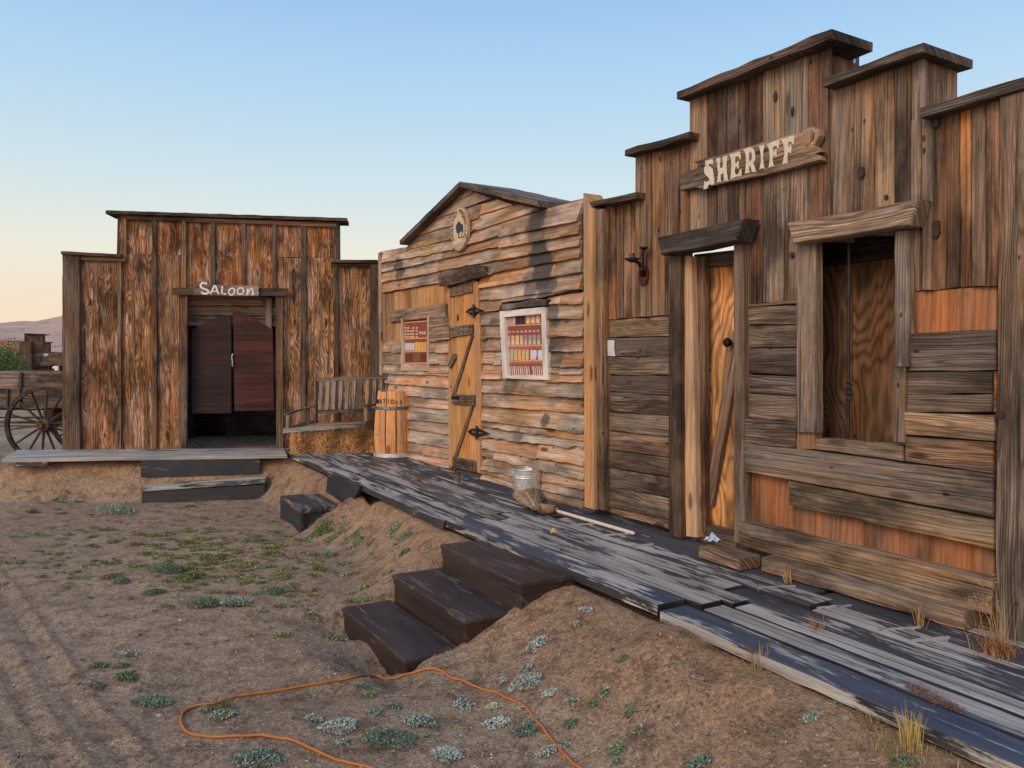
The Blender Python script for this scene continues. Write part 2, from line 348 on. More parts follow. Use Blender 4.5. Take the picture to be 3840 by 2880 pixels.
# ================================================================== SALOON
sal=thing('saloon_building', SA.P(2,.45,0), 'dark brown plywood saloon false front with swing doors','building')
def sslab(mb,pts,n0,n1,tint,grain='v',jit=0,**k): slab(mb,SA,q4(SA,pts,n1),n0,n1,tint,grain,jit,**k)
def R4(x0,y0,x1,y1,y0b=None,y1b=None):
    return [(x0,y1),(x1,y1b if y1b is not None else y1),(x1,y0b if y0b is not None else y0),(x0,y0)]
yb=lambda x: 1690-(x-230)*.012          # foot of the saloon front
topu=lambda x: 800+(x-430)*.034
mb=MB()
for a,b,t in [(300,455,968),(455,690,815),(1040,1262,840),(1255,1392,992)]:
    sslab(mb,R4(a,t,b,yb(a),t+3,yb(b)),-.06,-.025,(.05,.035,.028))
sslab(mb,R4(690,818,1040,1100),-.06,-.025,(.05,.035,.028))
mb.build('backing',M['board'],sal)
mb=MB()
PLY=(.27,.150,.078)
xs=[298,448,578,690]; 
for i,(a,b) in enumerate(zip([298,448,578],[448,578,672])):
    top=966 if i==0 else 950
    sslab(mb,R4(a,top,b,yb(a),top+2,yb(b)),-.02,0,jt(PLY,.1))
mb.build('lower_panel',M['ply'],sal); mb=MB()
for a,b in [(1061,1137),(1137,1262),(1262,1390)]:
    top=966 if b<1300 else 990
    sslab(mb,R4(a,top,b,yb(a),top+2,yb(b)),-.02,0,jt(PLY,.1))
mb.build('lower_panel',M['ply'],sal)
mb=MB()
UP=(.29,.135,.058)
ed=[448,578,690,798,912,1028,1137,1262]
for a,b in zip(ed[:-1],ed[1:]):
    low = 952+(a-448)*.02 if (b<=690 or a>=1028) else 1100
    sslab(mb,R4(a,topu(a),b,low,topu(b),low+2),-.02,.004,jt(UP,.14))
sslab(mb,R4(672,950,702,1100),-.02,.0,jt(UP)); sslab(mb,R4(1028,962,1061,1110),-.02,.0,jt(UP))
mb.build('upper_panel',M['ply'],sal)
for a,b,t0,t1,c in [(441,454,975,0,BRN),(570,587,topu(570),0,BRN),(681,697,topu(681),1090,BRN),(790,806,topu(790),1085,DK),(905,920,topu(905),1085,BRN),
                  (1021,1036,topu(1021),1090,DK),(1127,1147,topu(1127),0,(.11,.095,.085)),(1251,1270,topu(1251),0,DK),(455,474,topu(455),970,BRN)]:
    mb=MB(); sslab(mb,R4(a,t0+8,b,t1 or yb(a),t0+9,t1 or yb(b)),.005,.04,jt(c,.15),jit=.001); mb.build('batten',M['board'],sal)
for a,b,t0,c in [(233,298,953,(.12,.082,.06)),(1387,1427,986,(.10,.06,.042))]:
    mb=MB(); sslab(mb,R4(a,t0,b,yb(a)+2,t0+3,yb(b)+2),-.10,.07,c,jit=.002); mb.build('corner_post',M['board'],sal)
mb=MB(); sslab(mb,[(671,yb(671)),(699,yb(699)),(702,1105),(674,1105)],.0,.06,(.17,.11,.075),jit=.001); mb.build('door_post',M['board'],sal)
mb=MB(); sslab(mb,[(1036,yb(1036)),(1062,yb(1062)),(1061,1108),(1033,1108)],.0,.06,(.14,.09,.06),jit=.001); mb.build('door_post',M['board'],sal)
mb=MB(); sslab(mb,[(647,1105),(1079,1111),(1079,1081),(647,1079)],.06,.10,(.085,.06,.045),'h',jit=.001); mb.build('door_lintel',M['board'],sal)
# outer trims and caps
mb=MB(); sslab(mb,[(437,970),(447,970),(452,800),(441,800)],-.25,.0,(.07,.055,.05)); mb.build('side_trim',M['board'],sal)
mb=MB(); sslab(mb,[(1262,975),(1270,975),(1269,832),(1262,832)],-.25,.045,(.10,.06,.04)); mb.build('side_trim',M['board'],sal)
mb=MB(); sslab(mb,[(452,821),(1262,852),(1262,836),(452,806)],.0,.046,(.15,.10,.07),'h'); mb.build('top_trim',M['board'],sal)
mb=MB(); sslab(mb,[(301,975),(470,980),(470,966),(301,960)],.0,.046,(.18,.11,.07),'h'); mb.build('top_trim',M['board'],sal)
mb=MB(); sslab(mb,[(1240,998),(1387,998),(1387,984),(1240,984)],.0,.05,(.09,.055,.04),'h'); mb.build('top_trim',M['board'],sal)
mb=MB(); sslab(mb,[(395,801),(1301,829),(1301,817),(396,788)],-.28,.10,(.10,.07,.06),'h',jit=.002); mb.build('cap_board',M['board'],sal)
mb=MB(); sslab(mb,[(228,953),(452,965),(452,953),(228,941)],-.28,.10,(.10,.07,.06),'h',jit=.002); mb.build('cap_board',M['board'],sal)
mb=MB(); sslab(mb,[(1244,984),(1416,986),(1416,974),(1244,973)],-.28,.10,(.085,.06,.05),'h',jit=.002); mb.build('cap_board',M['board'],sal)
# faded marks on the panel above the door
mb=MB()
for k in range(34):
    x=833+R.random()*60; y=(957 if R.random()<.55 else 1018)+R.gauss(0,6); wd=R.uniform(2,9); hh=R.uniform(1,3.5)
    a=R.uniform(-.5,.5); sslab(mb,[(x,y),(x+wd,y+a*wd),(x+wd,y+a*wd-hh),(x,y-hh)],.004,.0055,(.40,.33,.26),'h',cham=.0003)
mb.build('scuffed_marks',M['paint'],sal)
# room behind the doors
mb=MB()
x0,_=SA.sz((690,1400)); x1,_=SA.sz((1045,1400))
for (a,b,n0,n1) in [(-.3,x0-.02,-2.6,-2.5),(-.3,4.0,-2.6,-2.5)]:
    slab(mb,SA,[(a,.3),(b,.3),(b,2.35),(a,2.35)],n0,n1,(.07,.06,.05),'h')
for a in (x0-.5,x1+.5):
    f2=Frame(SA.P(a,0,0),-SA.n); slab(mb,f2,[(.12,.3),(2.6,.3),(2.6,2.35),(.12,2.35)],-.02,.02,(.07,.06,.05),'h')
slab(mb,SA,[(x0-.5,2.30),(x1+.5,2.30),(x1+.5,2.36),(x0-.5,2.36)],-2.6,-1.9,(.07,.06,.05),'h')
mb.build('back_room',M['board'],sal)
mb=MB()
yy=[(1080,1146,1146),(1147,1182,1183),(1184,1196,1196),(1197,1222,1223)]
for (t,b,_b),c in zip(yy,[(.26,.20,.155),(.24,.19,.16),(.18,.13,.10),(.21,.17,.14)]):
    sslab(mb,R4(700,t,1040,b-1,t+3,b+2),-.26,-.22,c,'h',jit=.002)
sslab(mb,R4(698,1076,1042,1224,1078,1226),-.29,-.262,(.10,.075,.06),'h'); mb.build('header_boards',M['board'],sal)
mb=MB(); sslab(mb,R4(996,1118,1018,1235),-.215,-.17,(.30,.25,.20),'v'); mb.build('header_post',M['board'],sal)
def leaf(name_pts, n, tint, hd=None):
    d=thing_part('swing_door',sal)
    mb=MB(); sslab(mb,name_pts,n-.03,n,tint,'h',jit=0); o=mb.build('door_panel',M['red'],d); return d
def thing_part(name,parent):
    o=bpy.data.objects.new(name,None); COL.objects.link(o); o.parent=parent; return o
def arc(w,pts): return [px(w,*p) for p in pts]
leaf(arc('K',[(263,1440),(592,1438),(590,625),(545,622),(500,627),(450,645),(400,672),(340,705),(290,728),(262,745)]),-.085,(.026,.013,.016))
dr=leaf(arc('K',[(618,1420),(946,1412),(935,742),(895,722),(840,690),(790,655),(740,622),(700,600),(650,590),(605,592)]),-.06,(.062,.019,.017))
mb=MB(); pts=[SA.P(*SA.sz(px('K',x,y),-.03),-.03) for x,y in [(606,945),(598,960),(597,985),(602,1010),(600,1035),(606,1048)]]
tube(mb,pts,.009,8,(.5,.52,.55)); mb.build('handle',M['iron'],dr)
# SALOON sign
sg=thing('saloon_sign', SA.P(*SA.sz((850,1085),.12),.12), 'weathered grey board over the swing doors with white painted word SALOON','sign')
mb=MB(); outl=[(170,490),(235,440),(215,380),(165,330),(230,260),(255,190),(205,150),(300,110),(375,100),(380,150),(480,105),(560,130),(610,180),(680,205),(900,200),(1150,218),(1450,225),(1700,232),(1990,215),(1995,330),(1975,360),(1998,420),(1990,515),(1300,510),(700,500)]
slab(mb,SA,q4(SA,arc('T',outl),.135),.103,.135,(.33,.25,.20),'h',0,cham=.004); mb.build('board',M['board'],sg)
mb=MB(); wh=(.78,.76,.74)
def st(pts,w=52,lift=0,closed=False):
    pp=[SA.sz(px('T',*p),.14) for p in pts]; ribbon(mb,SA,pp,w/7.373*3.6/1000*.92,.133,.1395+lift,wh,closed)
def smooth(pts,k=4,closed=False):
    out=[]; n=len(pts); rng=range(n if closed else n-1)
    for i in rng:
        p0=pts[i-1] if (i>0 or closed) else pts[i]; p1=pts[i]; p2=pts[(i+1)%n]; p3=pts[(i+2)%n] if (i+2<n or closed) else p2
        for j in range(k):
            t=j/k; out.append(tuple(.5*((2*p1[m])+(-p0[m]+p2[m])*t+(2*p0[m]-5*p1[m]+4*p2[m]-p3[m])*t*t+(-p0[m]+3*p1[m]-3*p2[m]+p3[m])*t**3) for m in range(len(p1))))
    if not closed: out.append(tuple(pts[-1]))
    return out
st(smooth([(555,190),(500,155),(430,160),(385,210),(395,265),(450,305),(530,335),(595,375),(600,420),(540,450),(460,445),(400,405)]),56)
st([(655,465),(772,215)],48); st([(785,215),(885,465)],48,.0006); st([(700,385),(830,385)],38,.0012)
st([(985,240),(970,445),(1095,465)],52)
st(smooth([(1245,300),(1180,350),(1165,430),(1210,485),(1275,480),(1320,400),(1310,320)],4,True),42,0,True)
st(smooth([(1480,290),(1410,350),(1420,440),(1490,465),(1560,420),(1565,330)],4,True),42,0,True)
st([(1675,495),(1690,310)],48); st(smooth([(1700,420),(1770,320),(1815,320),(1830,400),(1830,495)]),46,.0006)
mb.build('lettering',M['paint'],sg)

# ================================================================== STORE
sto=thing('store_building', FA.P(-3.2,.45,0), 'tan lap sided store with pointed gable and plank door','building')
cA=[FA.P(*FA.sz(px('A',x,y),.02),.02) for x,y in [(1470,420),(1490,540),(1500,700),(1520,810),(1430,905),(1560,930),(330,790),(1290,520),(1600,1180),(1600,1440)]]
cB=[FA.P(*FA.sz(px('B',x,y),.02),.02) for x,y in [(700,420),(990,730),(760,860),(1100,120)]]
stain_on(M['lap'],[(cA[0],.17,.8),(cA[1],.15,.6),(cA[2],.20,.92),(cA[3],.22,.92),(cA[4],.15,.7),(cA[5],.16,.8),(cA[6],.16,.75),(cA[7],.1,.4),(cA[8],.11,.7),(cA[9],.10,.7),(cB[0],.14,.5),(cB[1],.08,.8),(cB[2],.1,.5),(cB[3],.12,.5)])
LP=[(.39,.25,.155),(.35,.235,.155),(.43,.285,.18),(.30,.21,.145),(.38,.285,.205),(.28,.18,.115),(.36,.305,.255)]
# sheathing behind the boards
mb=MB()
wall=[('A',150,660),('A',370,630),('A',830,100),('A',1455,262),('A',1500,285),('A',1840,210),('B',1305,1430),('C',1600,1030),('C',905,960)]
slab(mb,FA,q4(FA,[px(*p) for p in wall],.0),-.05,.0,(.10,.065,.045),'v'); mb.build('sheathing',M['board'],sto)
def row(mb,p00,p10,p11,p01,joints=(),pal=LP,jit=.003,lo=.046,hi=.010,tint=None):
    """one course: bottom-left, bottom-right, top-right, top-left in the photo"""
    bl,br,tr,tl=[Vector(FA.sz(p,.03)) for p in (p00,p10,p11,p01)]
    cuts=[0]+sorted(joints)+[1]
    for a,b in zip(cuts[:-1],cuts[1:]):
        g=.0012; A=bl.lerp(br,a+ (g if a>0 else 0)); B=bl.lerp(br,b); C2=tl.lerp(tr,b); D2=tl.lerp(tr,a+(g if a>0 else 0))
        sl=(B.y-A.y)/max(.01,(B.x-A.x)); h=max(.05,(D2.y-A.y+C2.y-B.y)/2); a0=A.y-sl*A.x; e=R.uniform(-.004,.006)
        dz=R.uniform(-.012,.008)
        pts=[(A.x,A.y+dz),(B.x,B.y+dz),(C2.x,C2.y+.012),(D2.x,D2.y+.012)]
        k=(lo-hi)/h
        slab(mb,FA,pts,.001,0,jt(tint or R.choice(pal),.13),(1,sl),jit,tilt=(lo+e+k*a0,k*sl,-k),cham=.003)
def rows(mb,w,xl,xr,ys,nj=1,**k):
    for (t,b) in zip(ys[:-1],ys[1:]):
        js=[R.uniform(.2,.8) for _ in range(nj if R.random()<.75 else max(0,nj-1))]
        row(mb,px(w,xl,b[0]),px(w,xr,b[1]),px(w,xr,t[1]),px(w,xl,t[0]),js,**k)
mb=MB()
A=lambda *p:[px('A',*q) for q in p]
# gable courses follow the rake
def gab(pts,tint=None):
    p=[Vector(FA.sz(q,.03)) for q in A(*pts)]
    b0,b1=p[0],p[1]; sl=(b1.y-b0.y)/(b1.x-b0.x); h=.15; a0=b0.y-sl*b0.x; k=.022/h
    slab(mb,FA,p,.001,0,jt(tint or R.choice(LP),.12),(1,sl),.002,tilt=(.034+k*a0,k*sl,-k),cham=.003)
gab([(715,262),(935,165),(930,135),(845,112),(820,120)])
gab([(605,388),(1080,205),(930,150),(718,250)])
gab([(485,512),(760,432),(985,370),(1000,250),(605,378)]); gab([(990,345),(1270,262),(1130,215),(1005,255)])
gab([(370,637),(760,545),(910,492),(985,365),(760,422),(480,505)]); gab([(912,490),(1500,300),(1440,285),(1270,255),(990,340)])
row(mb,*A((165,740),(775,632),(775,545),(150,655)),[.75])
row(mb,*A((775,632),(1165,522),(1165,415),(775,548)))
row(mb,*A((1165,522),(1812,385),(1840,215),(1165,415)),[],tint=(.34,.27,.22))
L2=[((165,740),(1165,522),(1812,385)),((168,830),(1165,612),(1822,495)),((172,905),(1165,718),(1822,598)),((180,997),(1100,832),(1822,705))]
for a,b in zip(L2[:-1],L2[1:]):
    row(mb,*A(b[0],b[1],a[1],a[0]),[R.uniform(.35,.7)]); row(mb,*A(b[1],b[2],a[2],a[1]),[])
row(mb,*A((990,955),(1835,820),(1822,705),(990,850)),[.78]); row(mb,*A((980,1062),(1825,955),(1835,822),(985,957)),[.14])
row(mb,*A((980,1160),(1160,1130),(1190,1035),(980,1062)),[]); row(mb,*A((1540,1095),(1848,1080),(1845,995),(1540,1040)),[.4])
row(mb,*A((1180,1065),(1540,1020),(1830,950),(1180,1040)),[],tint=(.25,.18,.13))
for t,b in [(1162,1262),(1264,1372),(1374,1474),(1476,1586),(1588,1660)]:
    row(mb,*A((985,b),(1172,b-2),(1165,t-2),(980,t)),[R.uniform(.3,.7)] if R.random()<.5 else [])
for t,b in [(1090,1215),(1217,1350),(1352,1480),(1482,1608),(1610,1660)]:
    row(mb,*A((1540,b),(1852,b-2),(1848,t-4),(1540,t)),[R.uniform(.3,.5)] if R.random()<.6 else [])
Bp=lambda *p:[px('B',*q) for q in p]
for t,b in [(258,372)]: row(mb,*Bp((450,b),(625,b+4),(618,t+2),(450,t)),[])
for t,b in [(275,405)]: row(mb,*Bp((985,b-5),(1305,b),(1300,t+6),(990,t)),[.4])
ys=[(375,405),(490,545),(602,668),(718,818),(775,895),(868,958),(945,1110),(1010,1205),(1128,1295),(1165,1375),(1200,1440)]
for i,(t,b) in enumerate(zip(ys[:-1],ys[1:])):
    js=[[.77],[.14],[.78],[.5],[],[.6],[.15],[.65],[.4,.78],[.35]][i]
    row(mb,*Bp((452,b[0]),(1308,b[1]),(1306,t[1]),(452,t[0])),js,jit=.006 if i in (3,4,5,6) else .003,pal=LP[:4]+[(.34,.29,.245),(.31,.26,.22)])
# courses left of the door (C window) and around the small window (A window)
lf=[((165,1388),(330,1385)),((165,1488),(335,1484)),((165,1580),(335,1577))]
for (a,b),(c,d) in zip(lf[:-1],lf[1:]): row(mb,*A(c,d,b,a),[.6])
for t,b in [(1400,1485),(1488,1580),(1583,1655)]: row(mb,*A((570,b),(738,b+1),(732,t+2),(570,t)),[R.uniform(.4,.7)])
Cp=lambda *p:[px('C',*q) for q in p]
ys=[(135,150),(225,248),(300,345),(392,435),(470,522),(580,630),(660,728),(740,832),(840,920),(915,1005),(960,1030)]
for i,(t,b) in enumerate(zip(ys[:-1],ys[1:])):
    row(mb,*Cp((948,b[0]),(1518,b[1]),(1512,t[1]),(948,t[0])),[R.uniform(.3,.8)] if i!=1 else [],pal=LP[:4]+[(.33,.30,.27)])
row(mb,*Cp((948,140),(1115,140),(1110,45),(948,42)),[]); row(mb,*Cp((1335,142),(1512,150),(1512,50),(1335,48)),[.6])
mb.build('lap_siding',M['lap'],sto)
# exposed orange sheathing left of the door
mb=MB()
slab(mb,FA,q4(FA,A((205,1385),(740,1385),(735,930),(650,915),(200,1000)),.008),.001,.008,(.45,.26,.12),'v')
slab(mb,FA,q4(FA,A((180,1000),(205,997),(210,1390),(178,1390)),.03),.001,.03,(.24,.16,.11),'v'); mb.build('bare_sheathing',M['orangeply'],sto)
mb=MB(); slab(mb,FA,q4(FA,[px('A',150,660),px('A',168,655),px('A',180,1659),px('C',950,960),px('C',930,960),px('A',160,1659)],.05),-.08,.05,(.30,.22,.16),'v'); mb.build('corner_board',M['lap'],sto)
mb=MB()
for pts in [((240,1235),(705,1190),(705,1085),(670,1080),(560,1105),(245,1140)),((570,1395),(625,1395),(735,1380),(735,1188),(570,1202)),((620,1385),(738,1375),(735,1270),(625,1290))]:
    n1=.045 if pts[0][0]!=620 else .065; mb=MB()
    slab(mb,FA,q4(FA,A(*pts),n1),.012,n1,jt((.31,.23,.18)),'h',.002); mb.build('patch_board',M['board'],sto)
mb=MB()
for pts in [((1172,1135),(1535,1095),(1550,1045),(1420,1045),(1330,1070),(1180,1085))]:
    slab(mb,FA,q4(FA,A(*pts),.075),.03,.075,(.22,.19,.175),'h',.003)
mb.build('patch_board',M['board'],sto)
# roof of the gable
def roofpiece(p0,p1,th,n0,n1,tint):
    a=Vector(FA.sz(p0,n1)); b=Vector(FA.sz(p1,n1)); d=(b-a).normalized(); m=Vector((-d.y,d.x))
    mb=MB(); slab(mb,FA,[a,b,b+m*th,a+m*th],n0,n1,tint,(d.x,d.y),.0015); return mb.build('gable_roof',M['board'],sto)
roofpiece(px('A',330,592),px('A',826,112),.055,-.55,.13,(.11,.09,.08))
roofpiece(px('A',815,112),px('A',1466,275),.055,-.55,.13,(.15,.135,.13))
# door of the store
dt=lambda *p:[px('DR',*q) for q in p]
sd=thing_part('door',sto)
xsd=[90,120,160,200,240,272]
mb=MB()
for i in range(5):
    a,b=xsd[i],xsd[i+1]; ty=lambda x:205-(x-90)*.42; o=(i*1.0)
    slab(mb,FA,q4(FA,dt((a+26*0+22,1480+ (a-90)*.52),(b+24,1480+(b-90)*.52),(b,ty(b)),(a,ty(a))),.03),.002,.03+(.002 if i%2 else 0),jt((.50,.28,.12),.08),'v',.0005,cham=.006)
mb.build('planks',M['pine'],sd)
for pts in [((92,272),(262,232),(262,157),(92,208)),((98,578),(265,552),(264,478),(97,500)),((107,1085),(280,1090),(277,1015),(106,1008)),((118,1560),(292,1600),(292,1515),(118,1485))]:
    mb=MB(); slab(mb,FA,q4(FA,dt(*pts),.055),.033,.055,jt((.16,.125,.10)),'h',.0015)
    p=[Vector(v) for v in q4(FA,dt(*pts),.055)]
    for k in range(8):
        u=(k%4+.5)/4; vv=.28 if k<4 else .72
        c=p[0].lerp(p[1],u).lerp(p[3].lerp(p[2],u),vv); lathe(mb,FA.P(c.x,c.y,.055),[(.009,0),(.008,.004),(.0,.005)],8,(.03,.025,.02),FA.n)
    mb.build('batten',M['board'],sd)
for pts in [((112,1005),(133,1005),(268,565),(252,560)),((122,1485),(145,1482),(272,1095),(255,1092))]:
    mb=MB(); slab(mb,FA,q4(FA,dt(*pts),.05),.034,.05,(.15,.10,.07),(.3,1),.001); mb.build('brace',M['board'],sd)
mb=MB(); slab(mb,FA,q4(FA,dt((148,452),(155,460),(163,440),(160,400),(153,396),(147,415)),.0335),.031,.0335,(.04,.02,.012),'v',cham=.0005); mb.build('knot_hole',M['paint'],sd)
mb=MB(); slab(mb,FA,q4(FA,dt((78,790),(92,812),(135,735),(130,702),(112,705)),.06),.034,.06,(.20,.13,.09),(.4,1),.001); mb.build('handle',M['board'],sd)
mb=MB(); slab(mb,FA,q4(FA,dt((104,1048),(160,1050),(160,1022),(104,1025)),.062),.054,.062,(.02,.02,.022),'h'); mb.build('latch',M['iron'],sd)
for pts in [((208,388),(238,355),(268,344),(300,358),(342,375),(300,388),(268,415),(235,398)),((222,1290),(255,1268),(300,1268),(340,1290),(375,1305),(330,1318),(295,1332),(250,1318))]:
    mb=MB(); slab(mb,FA,q4(FA,dt(*pts),.075),.045,.075,(.025,.027,.032),'h',cham=.008)
    c=Vector(q4(FA,dt(((pts[0][0]+pts[4][0])/2,(pts[2][1]+pts[6][1])/2)),.08)[0]); tube(mb,[FA.P(c.x,c.y-.07,.08),FA.P(c.x,c.y+.07,.08)],.012,10,(.03,.03,.035)); 
    for du in (-.09,-.05,.05,.09): lathe(mb,FA.P(c.x+du,c.y+.005*du,.075),[(.009,0),(.006,.006),(0,.007)],8,(.25,.27,.3),FA.n)
    mb.build('hinge',M['iron'],sd)
mb=MB(); slab(mb,FA,q4(FA,dt((300,1600),(322,1608),(330,780),(305,155),(268,140),(285,700)),.05),.0,.05,(.44,.26,.13),'v',.001); mb.build('door_post',M['pine'],sto)
mb=MB(); slab(mb,FA,q4(FA,dt((85,1545),(110,1555),(92,205),(82,205)),.04),.0,.04,(.42,.26,.14),'v',.001); mb.build('door_post',M['pine'],sto)
mb=MB(); slab(mb,FA,q4(FA,dt((15,190),(60,190),(355,110),(345,35),(255,25),(0,95),(10,150)),.10),.05,.10,(.19,.145,.11),'h',.002)
for k in range(11):
    p=q4(FA,dt((40+k*27,150-k*7+(14 if k%2 else -14))),.10)[0]; lathe(mb,FA.P(p[0],p[1],.10),[(.011,0),(.009,.005),(0,.006)],8,(.03,.025,.02),FA.n)
mb.build('door_header',M['board'],sto)
# two framed shop windows with printed shelf pictures
def window(w,outer,inner,tint,mat,nf):
    win=thing_part('window',sto); O4=[px(w,*p) for p in outer]; I4=[px(w,*p) for p in inner]
    for i,nm in enumerate(['sill','frame_side','frame_top','frame_side']):
        j=(i+1)%4; mb=MB(); slab(mb,FA,q4(FA,[O4[i],O4[j],I4[j],I4[i]],nf),.01,nf-(.002 if i%2 else 0),tint,'h' if i in(0,2) else 'v',.0006,cham=.003); mb.build('frame',mat,win)
    return win
X=[(150,1600),(830,1600),(835,235),(150,290)]; XI=[(215,1435),(795,1435),(800,258),(190,305)]
w1=window('X',X,XI,(.50,.42,.33,.95),M['pine'],.05)
mb=MB(); PS=lambda w,pts,n1,c,n0=.018: slab(mb,FA,q4(FA,[px(w,*p) for p in pts],n1),n0,n1,c,'h',cham=.0006)
PS('X',[(180,1440),(805,1440),(805,250),(180,300)],.018,(.26,.075,.045),.01)
PS('X',[(205,385),(798,335),(798,262),(205,305)],.0195,(.07,.045,.035))
for y0,y1 in [(385,345),(790,765),(1110,1095),(1400,1385)]: PS('X',[(215,y0+28),(797,y1+28),(797,y1),(215,y0)],.021,(.75,.36,.20))
for cx in (265,335,455,545):
    for cy in (530,600,680,750): PS('X',[(cx-26,cy+22),(cx+26,cy+20),(cx+22,cy-22),(cx-20,cy-22)],.0205,(.68,.50,.36))
for cy in (610,680,750): PS('X',[(375,cy+20),(425,cy+20),(420,cy-20),(380,cy-20)],.0205,(.66,.48,.34))
for cx in (630,690,745): PS('X',[(cx-18,690),(cx+18,690),(cx+18,615),(cx-18,615)],.0205,(.62,.50,.46)); 
for k in range(4): PS('X',[(250+k*63,1090),(305+k*63,1090),(305+k*63,905),(250+k*63,905)],.0205,(.62,.60,.66))
for k in range(4): PS('X',[(510+k*72,1098),(570+k*72,1098),(572+k*72,885),(512+k*72,885)],.0205,(.75,.52-.05*k,.08+.03*k))
for k in range(8): PS('X',[(255+k*66,1385),(310+k*66,1385),(310+k*66,1160),(255+k*66,1160)],.0205,R.choice([(.16,.045,.035),(.22,.09,.05),(.12,.035,.035)]))
mb.build('shelf_picture',M['paint'],w1)
Y=[(125,1545),(1045,1580),(975,110),(65,200)]; YI=[(210,1480),(935,1500),(900,255),(155,318)]
w2=window('Y',Y,YI,(.72,.70,.67,.15),M['white'],.06)
mb=MB(); PS('Y',[(150,1500),(960,1520),(930,240),(130,310)],.02,(.27,.08,.05),.01)
for y0,y1,xa,xb in [(485,445,195,905),(890,865,180,922),(1190,1175,205,930),(1480,1475,215,935)]: PS('Y',[(xa,y0+24),(xb,y1+24),(xb,y1),(xa,y0)],.025,(.78,.38,.18),.02)
for y0,y1 in [(912,890),(1212,1198)]: PS('Y',[(195,y0+50),(925,y1+50),(925,y1),(195,y0)],.022,(.45,.16,.09),.02)
for k,c in enumerate([(.5,.35,.3),(.55,.4,.36),(.5,.38,.35),(.55,.55,.6)]): PS('Y',[(205+k*45,478-k*3),(240+k*45,478-k*3),(240+k*45,330-k*4),(205+k*45,332-k*4)],.023,c,.02)
for k in range(2): PS('Y',[(402+k*92,470-k*5),(482+k*92,466-k*5),(482+k*92,305-k*4),(402+k*92,310-k*4)],.023,(.035,.03,.03),.02)
for k in range(3): PS('Y',[(600+k*98,450-k*6),(680+k*98,446-k*6),(680+k*98,280-k*6),(600+k*98,286-k*6)],.023,(.66,.42,.24),.02); PS('Y',[(618+k*98,445-k*6),(662+k*98,443-k*6),(655+k*98,380-k*6),(625+k*98,382-k*6)],.024,(.75,.60,.45),.02)
for k in range(8): x=235+k*82; PS('Y',[(x,635-k*3),(x+60,632-k*3),(x+45,595-k*4),(x+15,597-k*4)],.023,(.55,.38,.34),.02)
for k,c in enumerate([(.45,.33,.36),(.70,.42,.22),(.72,.46,.25),(.66,.38,.25),(.34,.26,.26),(.36,.28,.28),(.36,.29,.28),(.36,.28,.28)]):
    x=215+k*86; PS('Y',[(x,880-k*2),(x+72,880-k*2),(x+68,690-k*3),(x+8,690-k*3)],.023,c,.02); PS('Y',[(x+15,870-k*2),(x+58,870-k*2),(x+50,800-k*2),(x+25,800-k*2)],.024,(.68,.6,.52),.02)
for k,c in enumerate([(.42,.52,.38),(.40,.50,.36),(.68,.44,.2),(.70,.45,.2),(.70,.44,.2),(.70,.46,.22)]):
    x=212+k*76; PS('Y',[(x,1180),(x+62,1180),(x+60,1000),(x+4,1000)],.023,c,.02); PS('Y',[(x+2,1000),(x+62,1000),(x+62,965),(x+4,965)],.0245,(.5,.42,.45),.02)
for x in (690,840): PS('Y',[(x,1170),(x+105,1172),(x+130 if x<800 else x+85,1060),(x+120 if x<800 else x+85,975),(x,975)],.023,(.62,.64,.72),.02)
for k in range(17):
    x=225+k*42; c=(.55,.44,.40) if k!=11 else (.35,.05,.03); PS('Y',[(x+14,1475),(x+32,1475),(x+26,1370),(x+6,1300),(x-8,1300),(x+6,1380)],.023,c if k%3 else (.64,.62,.6),.02)
mb.build('shelf_picture',M['paint'],w2)
# oval sign on the gable
cS=FA.sz(px('U',560,850),.06)
ov=thing('oval_sign', FA.P(cS[0],cS[1],.04), 'pale oval wooden plaque with dark buffalo emblem on the gable','sign')
top=FA.sz(px('U',600,130),.06); bot=FA.sz(px('U',560,1510),.06); lfp=FA.sz(px('U',285,850),.06); rtp=FA.sz(px('U',800,800),.06)
ea=abs(rtp[0]-lfp[0])/2; eb=(top[1]-bot[1])/2; ec=((rtp[0]+lfp[0])/2,(top[1]+bot[1])/2)
mb=MB(); slab(mb,FA,ellipse(ec,ea,eb,40),.035,.075,(.50,.40,.29),'h',cham=.008); mb.build('plaque',M['pine'],ov)
mb=MB(); slab(mb,FA,ellipse(ec,ea*.62,eb*.66,36),.074,.0765,(.60,.49,.34),'v',cham=.0005); mb.build('centre_field',M['paint'],ov)
mb=MB(); hole=[(475,590),(520,585),(560,640),(610,665),(635,720),(630,900),(625,940),(600,910),(600,1040),(585,1040),(585,900),(540,890),(520,960),(505,1070),(640,1040),(640,1060),(480,1110),(485,1075),(490,960),(455,960),(430,900),(405,790),(420,700),(450,660)]
slab(mb,FA,q4(FA,[px('U',*p) for p in hole],.078),.0762,.0785,(.035,.045,.07),'v',cham=.0004); mb.build('buffalo_emblem',M['paint'],ov)
def text(s, size, tint, mat, parent, name, mtx, ext=.001):
    cu=bpy.data.curves.new(name,'FONT'); cu.body=s; cu.size=size; cu.extrude=ext; cu.align_x='CENTER'; cu.align_y='CENTER'; cu.resolution_u=3
    o=bpy.data.objects.new(name,cu); COL.objects.link(o); dg=bpy.context.evaluated_depsgraph_get(); dg.update()
    me=bpy.data.meshes.new_from_object(o.evaluated_get(dg)); bpy.data.objects.remove(o); me.transform(mtx)
    return me
def me_into(mb, me, tint):
    mb.add([v.co for v in me.vertices],[tuple(p.vertices) for p in me.polygons],[[(0,0)]*len(p.vertices) for p in me.polygons],tint); bpy.data.meshes.remove(me)
